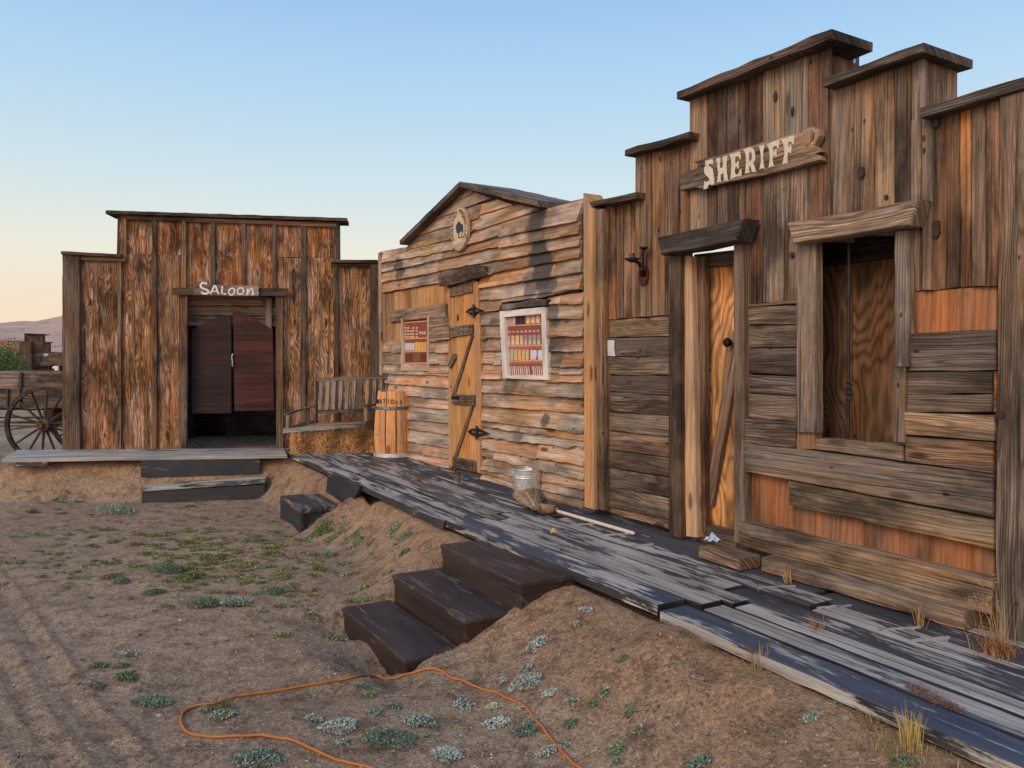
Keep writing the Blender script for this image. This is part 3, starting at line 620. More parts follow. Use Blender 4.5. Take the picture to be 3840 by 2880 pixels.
def lettermtx(fr,a,b,n,rot=0,sx=1,sy=1):
    B=Matrix((fr.d,fr.u,fr.n)).transposed().to_4x4(); B.translation=fr.P(a,b,n)
    return B @ Matrix.Rotation(rot,4,'Z') @ Matrix.Diagonal((sx,sy,1,1))
mb=MB()
for s,a0,a1 in [('GOODNEW',208,112),('MERCANTILE',78,-22)]:
    for k,ch in enumerate(s):
        an=math.radians(a0+(a1-a0)*k/(len(s)-1)); c=(ec[0]+ea*.81*math.cos(an),ec[1]+eb*.83*math.sin(an))
        rot=math.atan2(math.sin(an)*ea, math.cos(an)*eb)-math.pi/2
        me_into(mb, text(ch,.058,None,None,None,'letter',lettermtx(FA,c[0],c[1],.0772,rot,.9,1)),(.10,.06,.06))
mb.build('lettering',M['paint'],ov)
# ================================================================== SHERIFF
she=thing('sheriff_building', FA.P(.8,.40,0), 'tall brown stepped false front of mismatched boards with open window','building')
DKF=.84
def fs(mb,pts,n0,n1,tint,grain='v',jit=.0012,**k): slab(mb,FA,q4(FA,pts,n1),n0,n1,tuple(x*DKF for x in tint[:3]),grain,jit,**k)
def W(w,*p): return [px(w,*q) for q in p]
def lin(p,q,x): return p[1]+(q[1]-p[1])*(x-p[0])/(q[0]-p[0])
# cap lines in full pixels (underside of each cap board)
cap1=(px('D',110,835),px('D',525,760)); cap2=(px('D',425,410),px('D',960,245))
cap3=(px('G',-840,745),px('G',600,235)); cap4=(px('G',540,615),px('G',1380,345)); cap5=(px('G',1350,870),px('G',2600,520))
cap3=((2540,366),px('G',560,250))
PAL=[BRN,BRN,(.24,.165,.115),GREY,(.28,.19,.12),(.17,.12,.09),(.30,.20,.12),(.22,.18,.15)]
D=lambda x:2150+x/2.212; G=lambda x:2840+x/2.212; H=G
def vboards(edges,cap,bottoms,tints,base=.0):
    for i,(a,b) in enumerate(zip(edges[:-1],edges[1:])):
        mb=mbU; bt=bottoms(a+1),bottoms(b-1); n1=base+.022+R.uniform(-.010,.014); g=R.uniform(.9,2.0)
        c=tints[i] if tints and i<len(tints) and tints[i] else R.choice(PAL)
        fs(mb,[(a+g,bt[0]+R.uniform(-4,4)),(b-g,bt[1]+R.uniform(-4,4)),(b-g,lin(*cap,b)-3),(a+g,lin(*cap,a)-3)],base,n1,jt(c,.12),step=.3)
lowL=lambda x: lin(px('E',250,110),px('E',790,70),x)      # bottom of the upright boards, left of the door
lowM=lambda x: lin(px('D',1415,1645),px('D',1850,1612),x)
door_top=lambda x: lin((2490,915),(2790,850),x)
mbU=MB()
vboards([2225,2271,2306,2338,2367,2387],cap1,lowL,[(.20,.145,.11),(.34,.19,.10),BRN,(.36,.25,.17),TAN])
e2=[D(x) for x in (512,605,650,760,885,960)]
vboards(e2,cap2,lambda x: lowL(x) if x<2552 else door_top(x),[(.34,.23,.15),BRN,(.27,.17,.105),(.21,.145,.11),(.33,.20,.12)])
e3=[D(x) for x in (960,1110,1190,1275,1370,1430,1570,1750,1945,2110)]+[G(585)]
def b3(x): return door_top(x) if x<2769 else (lowM(x) if x<3030 else 905)
vboards(e3,cap3,b3,[(.36,.26,.18),(.17,.115,.085),(.12,.08,.06),(.25,.18,.145),(.19,.125,.09),(.20,.12,.08),(.30,.245,.20),(.27,.225,.19),(.17,.11,.08),(.25,.17,.125)])
vboards([G(585),G(800)],cap4,lambda x:905,[(.26,.19,.145)])
e4=[G(x) for x in (800,970,1135,1278,1385)]
vboards(e4,cap4,lambda x:885 if x<3418 else 1090,[(.31,.20,.13),(.35,.245,.16),(.12,.09,.07),(.30,.24,.21)])
e5=[G(x) for x in (1272,1360,1450,1680,1775,1890,2010)]
lowR=lambda x: lin(px('H',1285,645),px('H',1985,598),x)
vboards(e5,cap5,lowR,[(.30,.255,.225),(.22,.175,.15),(.15,.105,.08),(.46,.22,.085),(.27,.20,.15),(.33,.23,.165)],base=.022)
vboards([G(1272),G(1385)],cap5,lambda x:1090,[(.3,.25,.22)],base=.0)
mbU.build('upright_boards',M['board'],she)
# returns: the near ends of the two tall sections
def ret(corner, ytop0, ybot0, pxs, capline, tints, nm):
    s0,_=FA.sz(corner,.0); fr=Frame(FA.P(s0,0,0),-FA.n)
    mb=MB()
    for a,b,c in zip(pxs[:-1],pxs[1:],tints):
        slab(mb,fr,[fr.sz(p) for p in [(a,ybot0),(b,ybot0),(b,lin(*capline,b)),(a,lin(*capline,a))]],-.025,.0,jt(c,.08),'v',.0015)
    return mb.build(nm,M['board'],she), fr
o,fr3=ret((G(548),300),0,330,[G(555),G(700),G(848)],(px('G',560,240),px('G',845,280)),[(.33,.20,.13),(.32,.19,.12)],'end_boards')
o,fr4=ret((G(1385),500),0,470,[G(1392),G(1520),G(1660)],(px('G',1390,360),px('G',1670,415)),[(.29,.19,.14),(.31,.21,.15)],'end_boards')
# knot hole showing sky: sky brightness painted on a pale disc near the board edge
mb=MB(); c=fr3.sz(px('G',803,392)); slab(mb,fr3,ellipse(c,.012,.018,12),.0005,.002,(.75,.85,.95),'v',cham=.0002); mb.build('painted_sky_hole',M['paint'],she)
# cap boards
def cap(a,b,th,n0=-.35,n1=.13,tint=(.085,.065,.055),jit=.004,ext=0):
    A_=Vector(FA.sz(a,n1)); B_=Vector(FA.sz(b,n1)); d=(B_-A_).normalized(); m=Vector((-d.y,d.x))
    mb=MB(); slab(mb,FA,[A_,B_,B_+m*th,A_+m*th],n0,n1,tuple(x*.62 for x in tint),(d.x,d.y),jit,step=.13); return mb.build('cap_board',M['grain'],she)
cap(px('D',112,842),px('D',520,758),.045,-.12,.12,(.15,.115,.085))
cap(px('D',425,410),px('D',955,262),.045,-.3,.12,(.11,.08,.06))
cap((2537,372),px('G',612,205),.05,-.24,.12,(.13,.095,.075))
cap(px('G',535,612),px('G',1375,318),.045,-.31,.12,(.17,.14,.115),.006)
cap(px('G',1345,868),px('G',2350,585),.05,-.4,.12,(.16,.145,.135))
# masking sheet behind everything
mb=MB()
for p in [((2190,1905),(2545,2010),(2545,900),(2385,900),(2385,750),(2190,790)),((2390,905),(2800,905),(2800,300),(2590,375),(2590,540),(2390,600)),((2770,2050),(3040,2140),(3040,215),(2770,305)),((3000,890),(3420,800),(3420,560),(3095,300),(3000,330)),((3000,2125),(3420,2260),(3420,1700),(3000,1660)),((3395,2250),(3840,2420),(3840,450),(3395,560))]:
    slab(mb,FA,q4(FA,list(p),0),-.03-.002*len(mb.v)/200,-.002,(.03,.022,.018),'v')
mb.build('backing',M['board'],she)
# posts
def post(nm,pts,n0,n1,tint,mat='board',gr='v',jit=.0015,cham=.006):
    mb=MB(); fs(mb,pts,n0,n1,tint,gr,jit,cham=cham); return mb.build(nm,M[mat],she)
post('post',[(2191,1902),(2228,1912),(2222,px('D',0,860)[1]),(2187,px('D',0,715)[1])],-.05,.13,(.56,.33,.17),'pine')
post('post',[(2229,1908),(2262,1914),(2258,782),(2224,788)],-.02,.10,(.27,.19,.125))
lathe_m=MB(); s0=FA.sz((2212,735),.04); 
post('post',[(2509,2006),(2551,2020),(2549,905),(2506,912)],-.03,.09,(.125,.09,.065))
post('door_stud',[(2573,2012),(2612,2016),(2604,1560),(2591,960),(2545,955),(2557,1400),(2566,1800)],-.03,.045,(.62,.42,.27),'pine',jit=.0008)
post('door_jamb',[(2610,2000),(2642,2000),(2640,960),(2596,965)],-.05,-.005,(.22,.13,.085))
post('post',[(2752,2036),(2790,2040),(2788,890),(2751,897)],-.05,.085,(.20,.15,.115))
post('window_jamb',[px('E',1850,1045),px('E',2008,1048),px('D',2006,1130),px('D',1850,1145)],.02,.085,(.31,.245,.195))
post('window_jamb',[px('I',490,375),px('I',628,372),px('I',640,245),px('I',490,245)],.0,.06,(.27,.165,.10))
post('window_jamb',[px('H',1135,1273),px('H',1250,1275),px('H',1252,135),px('H',1138,145)],.02,.09,(.28,.235,.20))
post('window_jamb',[px('I',1225,318),px('I',1305,322),px('H',1225,1276),px('H',1130,1276)],.02,.088,(.20,.165,.14))
post('window_jamb',[px('H',1250,1000),px('H',1290,1000),px('H',1282,100),px('H',1250,120)],.02,.06,(.25,.165,.11))
post('post',[(3729,2440),(3846,2470),(3846,336),(3748,364)],-.05,.10,(.23,.18,.14),'grain')
post('post',[(3846,2470),(3930,2500),(3930,312),(3846,336)],-.05,.095,(.25,.19,.15),'grain')
post('corner_strip',[px('I',100,1000),px('I',138,1000),px('I',138,545),px('I',100,540)],.0,.035,(.16,.11,.08))
# lintels
post('door_lintel',[px('D',722,1232),px('D',1352,1112),px('D',1412,925),px('D',695,1085)],.05,.19,(.040,.040,.044),'board','h',.002,.012)
post('window_lintel',[px('H',298,252),px('H',1262,100),px('G',1345,1540),px('H',243,78)],.06,.17,(.36,.27,.195),'grain','h',.002,.012)
# lower siding
def hb(w,pts,n1,tint,mat='grain',nm='siding_board',n0=.0,jit=.0022,gr='h'):
    mb=MB(); fs(mb,W(w,*pts),n0,n1,tint,gr,jit,cham=.006); return mb.build(nm,M[mat],she)
GB=[(.20,.155,.12),(.15,.12,.10),(.23,.18,.14),(.17,.14,.115),(.25,.19,.14)]
L=[(112,75,0),(258,250,0),(415,412,1),(570,570,0),(705,740,1),(868,905,0),(1028,1083,2),(1185,1252,2),(1332,1415,3),(1482,1585,3)]
for (a,b,_),(c,d,_2),k in zip(L[:-1],L[1:],[0,1,0,1,2,3,2,3,4]):
    hb('E',[(248,c-4),(792,d-4),(792,b+3),(248,a+3)],.03+R.uniform(-.006,.010),jt([(.25,.18,.12),(.115,.09,.075),(.20,.155,.115),(.115,.09,.08),(.22,.17,.13),(.21,.165,.125),(.22,.17,.13),(.18,.135,.10),(.165,.13,.10)][L.index((a,b,_))],.06))
hb('B',[(1475,1428),(2005,1545),(2005,1372),(1475,1262)],.04,(.27,.215,.155)); hb('B',[(1475,1475),(2005,1625),(2005,1550),(1475,1435)],.028,(.26,.20,.14))
for pts,c,n in [([(1408,155),(1852,145),(1852,-10),(1408,0)],(.28,.21,.145),.04),([(1408,340),(1852,330),(1852,150),(1408,160)],(.31,.235,.165),.036),
              ([(1405,545),(1850,570),(1850,340),(1405,350)],(.115,.09,.08),.042),([(1403,712),(1848,740),(1848,575),(1403,568)],(.16,.135,.12),.034),
              ([(1400,925),(1848,958),(1848,745),(1400,718)],(.18,.145,.12),.040)]: hb('E',pts,n,c)
hb('E',[(1395,1128),(1836,1182),(1848,962),(1395,930)],.075,(.24,.19,.15))
hb('D',[(1415,1665),(1850,1632),(1850,1608),(1415,1642)],.05,(.28,.21,.15))
hb('H',[(1288,1000),(1985,970),(1985,600),(1288,650)],.026,(.38,.175,.08),'orangeply','orange_panel',gr='v')
for pts,c,n in [([(1252,1310),(1978,1300),(1978,966),(1252,1002)],(.125,.10,.088),.065),([(1225,1505),(1950,1495),(1950,1316),(1225,1316)],(.20,.155,.12),.06),([(1230,1650),(1945,1648),(1945,1500),(1230,1508)],(.16,.13,.105),.063)]: hb('H',pts,n,c)
hb('I',[(1315,262),(1990,312),(1990,118),(1303,92)],.085,(.34,.245,.165)); hb('I',[(1315,465),(1980,555),(1980,320),(1312,272)],.07,(.26,.18,.13))
hb('H',[(1945,1650),(1985,1655),(1985,1310),(1945,1310)],.045,(.38,.21,.11),'board')
hb('I',[(105,540),(1980,888),(1978,568),(100,325)],.085,(.225,.185,.155),'board')
hb('I',[(130,1090),(1985,1640),(1985,860),(130,520)],.012,(.33,.155,.075),'orangeply','orange_panel',gr='v')
hb('I',[(440,790),(1985,1130),(1985,905),(434,608)],.075,(.30,.225,.15),'board')
hb('I',[(68,1095),(1965,1625),(1975,1372),(55,918)],.12,(.36,.27,.185),'board')
hb('I',[(60,1180),(1990,1760),(1990,1600),(60,1090)],.03,(.12,.095,.08),'board')
hb('I',[(635,375),(1300,462),(1300,345),(635,290)],.05,(.33,.26,.215),'board','window_sill',n0=-.06)
# paper scrap on the siding
def free(nm,label,cat,mb,mat,group=None,base=None):
    o=mb.build(nm,M[mat]); return lab(o,label,cat,group)
# door leaf behind the opening
sdo=thing_part('door',she)
fr_d=Frame(FA.P(*FA.sz((2640,1500),-.09),-.09), (FA.d*.985+FA.n*(-.17)))
def ds(mb,pts,n0,n1,c,gr='v',jit=0): slab(mb,fr_d,[fr_d.sz(p,n1) for p in pts],n0,n1,c,gr,jit)
mb=MB(); ds(mb,[(2640,1985),(2775,2010),(2775,985),(2638,998)],-.02,.0,(.60,.31,.125)); mb.build('door_panel',M['swirl'],sdo)
mb=MB(); ds(mb,[px('E',1085,1620),px('E',1150,1659),px('E',1345,560),px('E',1345,200),px('E',1318,200)],.005,.045,(.18,.12,.085),(.22,1)); mb.build('brace',M['board'],sdo)
mb=MB(); c=fr_d.sz(px('E',1308,298),.05); lathe(mb,fr_d.P(c[0],c[1],.045),[(.012,0),(.014,.025),(.028,.035),(.032,.05),(.024,.065),(0,.07)],16,(.012,.012,.015),fr_d.n); mb.build('handle',M['iron'],sdo)
mb=MB(); ds(mb,[px('D',1000,1335),px('D',1400,1305),px('D',1400,1180),px('D',1000,1225)],.0,.05,(.10,.07,.05),'h'); mb.build('door_header',M['board'],sdo)
mb=MB(); fs(mb,[(2610,2025),(2760,2065),(2760,2012),(2610,1958)],-.13,-.02,(.20,.15,.12),'h'); mb.build('threshold',M['board'],she)
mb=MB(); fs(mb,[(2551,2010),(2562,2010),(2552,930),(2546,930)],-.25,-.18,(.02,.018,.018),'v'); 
mb.build('gap_shade_strip',M['board'],she)  # near-black strip painting the shade in the gap beside the post
# closet of plywood behind the window
mb=MB(); wfr=FA
a0,_=FA.sz((3020,1300),0); a1,_=FA.sz((3420,1300),0); _,zt=FA.sz((3200,690),0); _,zb=FA.sz((3200,1760),0)
am=FA.sz((3195,1300),-.25)[0]
for a,b,c in [(a0-.35,am-.002,(.14,.075,.04)),(am+.002,a1+.1,(.165,.09,.045))]: slab(mb,FA,[(a,zb),(b,zb),(b,zt+.1),(a,zt+.1)],-.27,-.25,c,'v',0)
for a in (a0-.37,a1+.1):
    f2=Frame(FA.P(a,0,0),-FA.n); slab(mb,f2,[(.04,zb),(.44,zb),(.44,zt+.1),(.04,zt+.1)],-.01,.01,(.25,.15,.09),'v')
slab(mb,FA,[(a0-.35,zt+.1),(a1+.1,zt+.1),(a1+.1,zt+.13),(a0-.35,zt+.13)],-.47,-.04,(.10,.07,.05),'h')
slab(mb,FA,[(a0-.35,zb-.03),(a1+.1,zb-.03),(a1+.1,zb),(a0-.35,zb)],-.47,-.04,(.12,.09,.07),'h')
for f in (.22,.80):
    pass
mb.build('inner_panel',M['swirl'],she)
mb=MB(); slab(mb,FA,[(a0-.35,FA.sz((3200,985),-.22)[1]),(a1+.1,FA.sz((3200,985),-.22)[1]),(a1+.1,zt+.09),(a0-.35,zt+.09)],-.24,-.22,(.02,.017,.015),'h'); mb.build('roof_shade_sheet',M['board'],she)  # near-black sheet standing in for the shade under the closet roof
mb=MB(); p0=FA.sz(px('H',760,150),-.05); p1=FA.sz(px('I',885,310),-.05)
tube(mb,[FA.P(p0[0],p0[1]+.15,-.05),FA.P(p1[0],p1[1]-.02,-.05)],.010,8,(.035,.037,.042))
pa=FA.sz(px('H',762,1385),-.05); pb=FA.sz(px('H',762,1555),-.05)
for k in range(60):
    t=k/59; z=pa[1]+(pb[1]-pa[1])*t; an=t*22; 
    if k<59: t2=(k+1)/59; z2=pa[1]+(pb[1]-pa[1])*t2; an2=t2*22; tube(mb,[FA.P(pa[0]+.014*math.cos(an),z,-.05+.014*math.sin(an)),FA.P(pa[0]+.014*math.cos(an2),z2,-.05+.014*math.sin(an2))],.006,6,(.06,.07,.09))
mb.build('window_bar',M['iron'],she)
# big dark knots of the old boards
for w_,x,y,a,b,n_ in [('G',145,690,.013,.030,.034),('G',285,815,.008,.028,.034),('G',855,1320,.020,.032,.034),('G',1385,1140,.010,.018,.054),('H',1475,130,.026,.045,.052),('D',720,435,.008,.020,.034),
      ('D',1808,1232,.014,.018,.034),('I',2030,112,.022,.020,.105),('G',1065,1525,.012,.014,.034),('G',1480,900,.016,.028,.054),('H',1385,215,.012,.02,.052)]:
    c=FA.sz(px(w_,x,y),n_); mb=MB(); slab(mb,FA,[(p.x+R.gauss(0,a*.08),p.y+R.gauss(0,b*.08)) for p in ellipse(c,a,b,14)],n_-.01,n_+.0015,(.045,.028,.02),'v',0,cham=.003); mb.build('knot',M['paint'],she)
c=FA.sz(px('E',1520,1000),.078)
for rr_k,cl in [(.030,(.09,.06,.045))]:
    mb=MB(); slab(mb,FA,[(p.x+R.gauss(0,.003),p.y+R.gauss(0,.003)) for p in ellipse(c,rr_k*1.5,rr_k*.95,20)],.06,.079-rr_k*.06,cl,'h',0,cham=.002); mb.build('knot',M['board'],she)
# SHERIFF sign
cs=FA.sz((2810,590),.09)
ss=thing('sheriff_sign', FA.P(cs[0],cs[1],.03), 'long ragged grey plank with pale painted word SHERIFF nailed above the dark lintel','sign')
N1=.085
ol=[(75,1030),(80,960),(70,905),(130,880),(75,850),(70,790),(180,740),(430,670),(255,610),(420,565),(800,465),(1100,370),(1500,255),(1850,165),(1900,115),(1990,95),(2080,120),(2105,220),(2060,300),(2020,370),(2060,425),(2140,460),(2030,492),(2115,515),(2130,580),(1700,700),(1300,805),(800,900),(560,960),(540,945),(510,940),(480,995),(420,1005),(290,985)]
mb=MB(); slab(mb,FA,q4(FA,[px('S',*p) for p in ol],N1),.035,N1,(.31,.25,.19),(1,.02),0,cham=.008); mb.build('board',M['grain'],ss)
mb=MB(); slab(mb,FA,q4(FA,[px('S',*p) for p in [(1860,350),(1850,300),(1880,200),(1950,150),(2000,150),(2030,200),(2010,290),(1950,350),(1900,385)]],N1+.006),N1-.004,N1+.006,(.42,.31,.20),'v',0,cham=.006); mb.build('knot_burl',M['grain'],ss)
LET={'S':[(445,590),(555,570),(560,640),(545,650),(530,635),(500,640),(492,660),(520,685),(548,700),(560,760),(575,850),(575,930),(540,955),(525,935),(490,945),(470,1000),(415,1010),(425,960),(430,890),(445,895),(470,900),(500,880),(505,860),(480,825),(440,790),(425,740),(432,690),(450,668),(443,630)],
'H1':[(598,565),(655,545),(665,575),(655,640),(658,700),(700,690),(705,620),(695,540),(765,515),(762,560),(752,640),(760,780),(778,890),(735,880),(705,900),(715,860),(712,775),(668,790),(668,860),(682,905),(655,895),(612,912),(622,870),(632,780),(622,690),(622,620)],
'E':[(795,500),(850,485),(945,460),(955,500),(965,570),(945,575),(935,535),(905,525),(880,545),(878,620),(905,625),(915,600),(932,598),(930,660),(935,710),(915,705),(905,680),(880,690),(872,760),(895,800),(925,780),(940,735),(968,705),(975,780),(968,820),(900,822),(850,845),(808,865),(812,820),(822,760),(825,640),(822,560)],
'R':[(1000,430),(1050,410),(1100,395),(1150,425),(1170,500),(1170,580),(1140,625),(1165,680),(1185,755),(1120,755),(1110,690),(1095,665),(1085,680),(1082,730),(1095,765),(1020,780),(1030,730),(1040,600),(1028,490),(1015,465)],
'I':[(1220,385),(1250,372),(1300,355),(1305,385),(1290,440),(1285,560),(1295,650),(1310,710),(1275,700),(1230,722),(1238,690),(1255,600),(1252,500),(1240,430)],
'F1':[(1335,350),(1400,325),(1520,280),(1522,330),(1512,415),(1495,410),(1480,380),(1450,375),(1430,400),(1430,460),(1455,455),(1465,420),(1480,420),(1482,490),(1480,535),(1465,530),(1450,510),(1428,520),(1425,600),(1448,680),(1410,672),(1365,695),(1372,660),(1385,560),(1380,450),(1360,390)],
'F2':[(1550,285),(1620,262),(1730,215),(1742,260),(1730,350),(1712,345),(1700,320),(1665,315),(1650,345),(1650,405),(1672,400),(1680,360),(1695,358),(1698,430),(1692,490),(1678,488),(1665,465),(1645,475),(1640,560),(1640,635),(1605,628),(1562,650),(1572,615),(1595,510),(1592,400),(1575,330)]}
mb=MB()
for k,v in LET.items(): slab(mb,FA,q4(FA,[px('S',*p) for p in v],N1+.0015),N1-.001,N1+.0018,(.66,.60,.50),'h',0,cham=.0004)
hole=[px('S',*p) for p in [(1085,465),(1115,470),(1125,520),(1120,570),(1095,600),(1082,600)]]
slab(mb,FA,q4(FA,hole,N1+.0025),N1+.001,N1+.0028,(.17,.13,.10),'h',0,cham=.0003)
mb.build('lettering',M['white'] if False else M['paint'],ss)
# candle sconce with two arms on a round wooden plate
c=FA.sz(px('Q',950,1120),.03); sc=thing('candle_sconce', FA.P(c[0],c[1],.03),'rusty two armed candle holder on a round dark red plate left of the sheriff door','sconce')
K=lambda x,y,n: FA.P(*FA.sz(px('Q',x,y),n),n)
mb=MB(); e=FA.sz(px('Q',1150,1120),.05); hgt=abs(FA.sz(px('Q',950,800),.05)[1]-FA.sz(px('Q',950,1430),.05)[1])/2
slab(mb,FA,ellipse(c,hgt*.72,hgt,28),.022,.045,(.10,.025,.02),'v',cham=.01); mb.build('plate',M['red'],sc)
mb=MB(); tube(mb,smooth([tuple(K(890,1060,.05)),tuple(K(890,950,.09)),tuple(K(870,820,.10)),tuple(K(880,620,.09)),tuple(K(900,430,.09)),tuple(K(945,250,.09))],5),[.022]*8+[.018]*10+[.014]*8,10,(.07,.03,.025)); mb.build('arm',M['iron'],sc)
mb=MB(); tube(mb,smooth([tuple(K(870,930,.09)),tuple(K(800,740,.13)),tuple(K(700,670,.17)),tuple(K(580,640,.20))],5),.012,10,(.05,.035,.03)); mb.build('arm',M['iron'],sc)
mb=MB(); p=K(580,610,.20); lathe(mb,p,[(.012,-.02),(.05,.0),(.056,.008),(.02,.006)],16,(.05,.045,.04)); lathe(mb,p,[(.019,.0),(.02,.045),(.016,.046),(.015,.01)],14,(.10,.09,.08),cap1=True); mb.build('candle_cup',M['iron'],sc)
mb=MB(); p=K(945,240,.09); lathe(mb,p,[(.01,-.02),(.03,-.005),(.034,.004),(.012,.003)],10,(.05,.03,.028)); tube(mb,[K(880,210,.10),K(945,235,.09),K(1050,265,.08)],.006,6,(.05,.03,.03)); mb.build('candle_cup',M['iron'],sc)
# paper scrap
mb=MB(); slab(mb,FA,q4(FA,[px('E',*p) for p in [(250,405),(345,412),(335,350),(338,278),(240,278),(262,300),(248,330),(262,360)]],.052),.045,.052,(.62,.66,.70),'h',.002,cham=.001)
lab(mb.build('paper_scrap',M['plastic']),'torn pale blue paper scrap stuck on the boards beside the post','paper')
# blue plastic by the door
mb=MB(); pts=[]
nx,ny=16,6; V=[];F=[]
for j in range(ny):
    for i in range(nx):
        u,v=i/(nx-1),j/(ny-1); x=1395+215*u; y=95+u*8-(60-55*u*.8)*v-12*math.sin(u*9)*v
        P=on_walk(px('O',x,84+u*12)); P=P-FA.n*(.12*v)+Vector((0,0,.02+.06*v*(1-.7*u)+R.uniform(0,.025)))+FD*R.uniform(-.006,.006); V.append(P)
for j in range(ny-1):
    for i in range(nx-1): a=j*nx+i; F.append((a,a+1,a+nx+1,a+nx))
mb.add(V,F,[[(0,0)]*4 for _ in F],(.50,.64,.78)); lab(mb.build('plastic_scrap',M['plastic']),'crumpled light blue plastic lying at the foot of the open door','plastic')
# timbers lying on the walk
def lying(nm,label,cat,a,b,w,h,tint,mat='board',dz=0,off=0,jit=.004):
    A_=on_walk(a); B_=on_walk(b); d=(B_-A_).normalized(); up=Vector((0,-.0185,1)).normalized(); sd=d.cross(up)
    mb=MB(); beam(mb,A_+up*(h/2+dz)+sd*off,B_+up*(h/2+dz)+sd*off,w,h,up,tint,jit,cham=.01); return lab(mb.build(nm,M[mat]),label,cat)
lying('timber','long weathered beam lying on the boardwalk along the foot of the wall','timber',px('J',395,165),px('J',1800,575),.16,.085,(.22,.17,.13),'board',.003,-.075)
lying('reddish_stick','short reddish stick on the near end of the long beam','stick',px('J',1590,465),px('J',1880,560),.045,.05,(.38,.17,.09),'board',.085,-.15)
lying('wood_block','thick reddish brown offcut block lying before the open door','block',px('O',1350,175),px('O',1640,270),.17,.07,(.34,.20,.115),'grain',.003,-.09,.001)
# ================================================================== BOARDWALKS
dW=Vector((FD.x,FD.y,.0185*FD.y)); uW=Vector((-FN.x,-FN.y,-.0185*FN.y))
WK=Frame((FA.o.x,FA.o.y,walk_z(FA.o.y)), dW, uW)
def wpt(p,n=0): return WK.sz(p,n)
segs=[(px('C',150,868),px('N',1280,97)),(px('N',1286,88),px('O',1052,516)),(px('O',1062,541),(3840,2880))]
mb=MB()
PC=(.036,.042,.058); BL=(.045,.064,.105)
spec=[ # (paint, wear) from the outer edge inwards
 [((.05,.06,.085),.50),(PC,.52),((.07,.065,.06),.58),((.06,.06,.065),.54),((.055,.055,.06),.44),(PC,.34),(PC,.30)],
 [(BL,.34),(PC,.74),(PC,.56),(PC,.66),(PC,.46),(PC,.12),(PC,.22)],
 [(BL,.24),(BL,.70),(PC,.92),(PC,.36),(PC,.62),(PC,.10),(PC,.48)]]
WALKF=[]
for si,(a,b) in enumerate(segs):
    A_=Vector(wpt(a)); B_=Vector(wpt(b)); WALKF.append((A_,B_)); s0,s1=A_.x,B_.x
    if si==2: B_=A_.lerp(B_,1.5); s1=B_.x
    ks=(B_.y-A_.y)/(B_.x-A_.x)
    ww=[.2,.16,.15,.17,.2,.19,.19]; tot=sum(ww); 
    dep=-A_.y+ (.015)
    uoff=0
    for i in range(7):
        wd=ww[i]*dep/tot; sh=[0,.10,.16,-.05,.38,.25,.3][i]
        st_=s0+(sh if si>0 else 0)+(0 if si else [0,.0,.02,.05,.0,.0,.0][i]); en=s1+([0,.10,.16,-.05,.38,.25,.3][i] if si<2 else 0)
        st_+=.004; dz=R.uniform(-.004,.004)-(.006 if si==2 else 0)+(.006 if (si==1 and i==0) else 0)
        f=lambda s,o: A_.y+ks*(s-s0)+o
        g=R.uniform(.013,.019)+(.004 if si==2 else 0)
        # the inner ends follow the wall
        pts=[(st_,f(st_,uoff+g)),(en,f(en,uoff+g)),(en,f(en,uoff+wd)),(st_,f(st_,uoff+wd))]
        pc,wr=spec[si][i]
        # split long planks once
        cuts=[0,1] if (si!=0 or i in (0,)) else [0,R.uniform(.35,.65),1]
        for c0,c1 in zip(cuts[:-1],cuts[1:]):
            a0=st_+(en-st_)*c0+(.004 if c0 else 0); a1=st_+(en-st_)*c1
            slab(mb,WK,[(a0,f(a0,uoff+g)),(a1,f(a1,uoff+g)),(a1,f(a1,uoff+wd)),(a0,f(a0,uoff+wd))],-.05+dz,dz+R.uniform(-.002,.002),(*pc,wr+R.uniform(-.04,.04)),'h',.0028,cham=.006,step=.18,side=(.012,.012,.015,-.6))  # plank sides tinted near black, gap shade put into their colour
        if i==0:
            f4=Frame(WK.P(0,0,0),WK.d)
            P0=WK.P(st_,f(st_,g),dz-.004); P1=WK.P(en,f(en,g),dz-.004); dd=(P1-P0); LL=dd.length; f4=Frame(P0,dd)
            slab(mb,f4,[(0,-.05),(LL,-.05),(LL,0),(0,0)],.0,.006,(.02,.022,.028,[.25,.30,.62][si]),'h',.0015,cham=.001,step=.1)
        uoff+=wd
bw=mb.build('boardwalk',M['walk']); lab(bw,'worn grey and dark blue painted plank walk along the store fronts','boardwalk',kind='structure')
mb=MB()
for (x0,y0),(x1,y1),wd in [((372,277),(632,262),9),((778,412),(1020,395),9),((1200,566),(1500,548),12),((1420,645),(1700,622),18)]:
    slab(mb,WK,[wpt(px('J',*q),.0) for q in [(x0,y0),(x1,y1),(x1,y1-wd),(x0,y0-wd)]],-.02,-.0012,(.5,.5,.5,1.6),'v',.001,cham=.001)
for (x0,y0),(x1,y1),wd in [((990,968),(1370,945),12),((1450,1115),(1860,1090),12),((1900,1275),(2212,1240),14)]:
    slab(mb,WK,[wpt(px('Z',*q),.004) for q in [(x0,y0),(x1,y1),(x1,y1-wd),(x0,y0-wd)]],-.02,.0045,(.5,.5,.5,1.6),'v',.001,cham=.001)
o=mb.build('boardwalk_bare_strips',M['walk']); o.parent=bw
zs=walk_z(10.2)
SW=Frame((SA.o.x,SA.o.y,zs), SA.d, -SA.n)
mb=MB()
fl=SW.sz((5,1722)); frr=SW.sz((1077,1706)); bl=SW.sz((66,1686)); br=SW.sz((1060,1680))
n=3
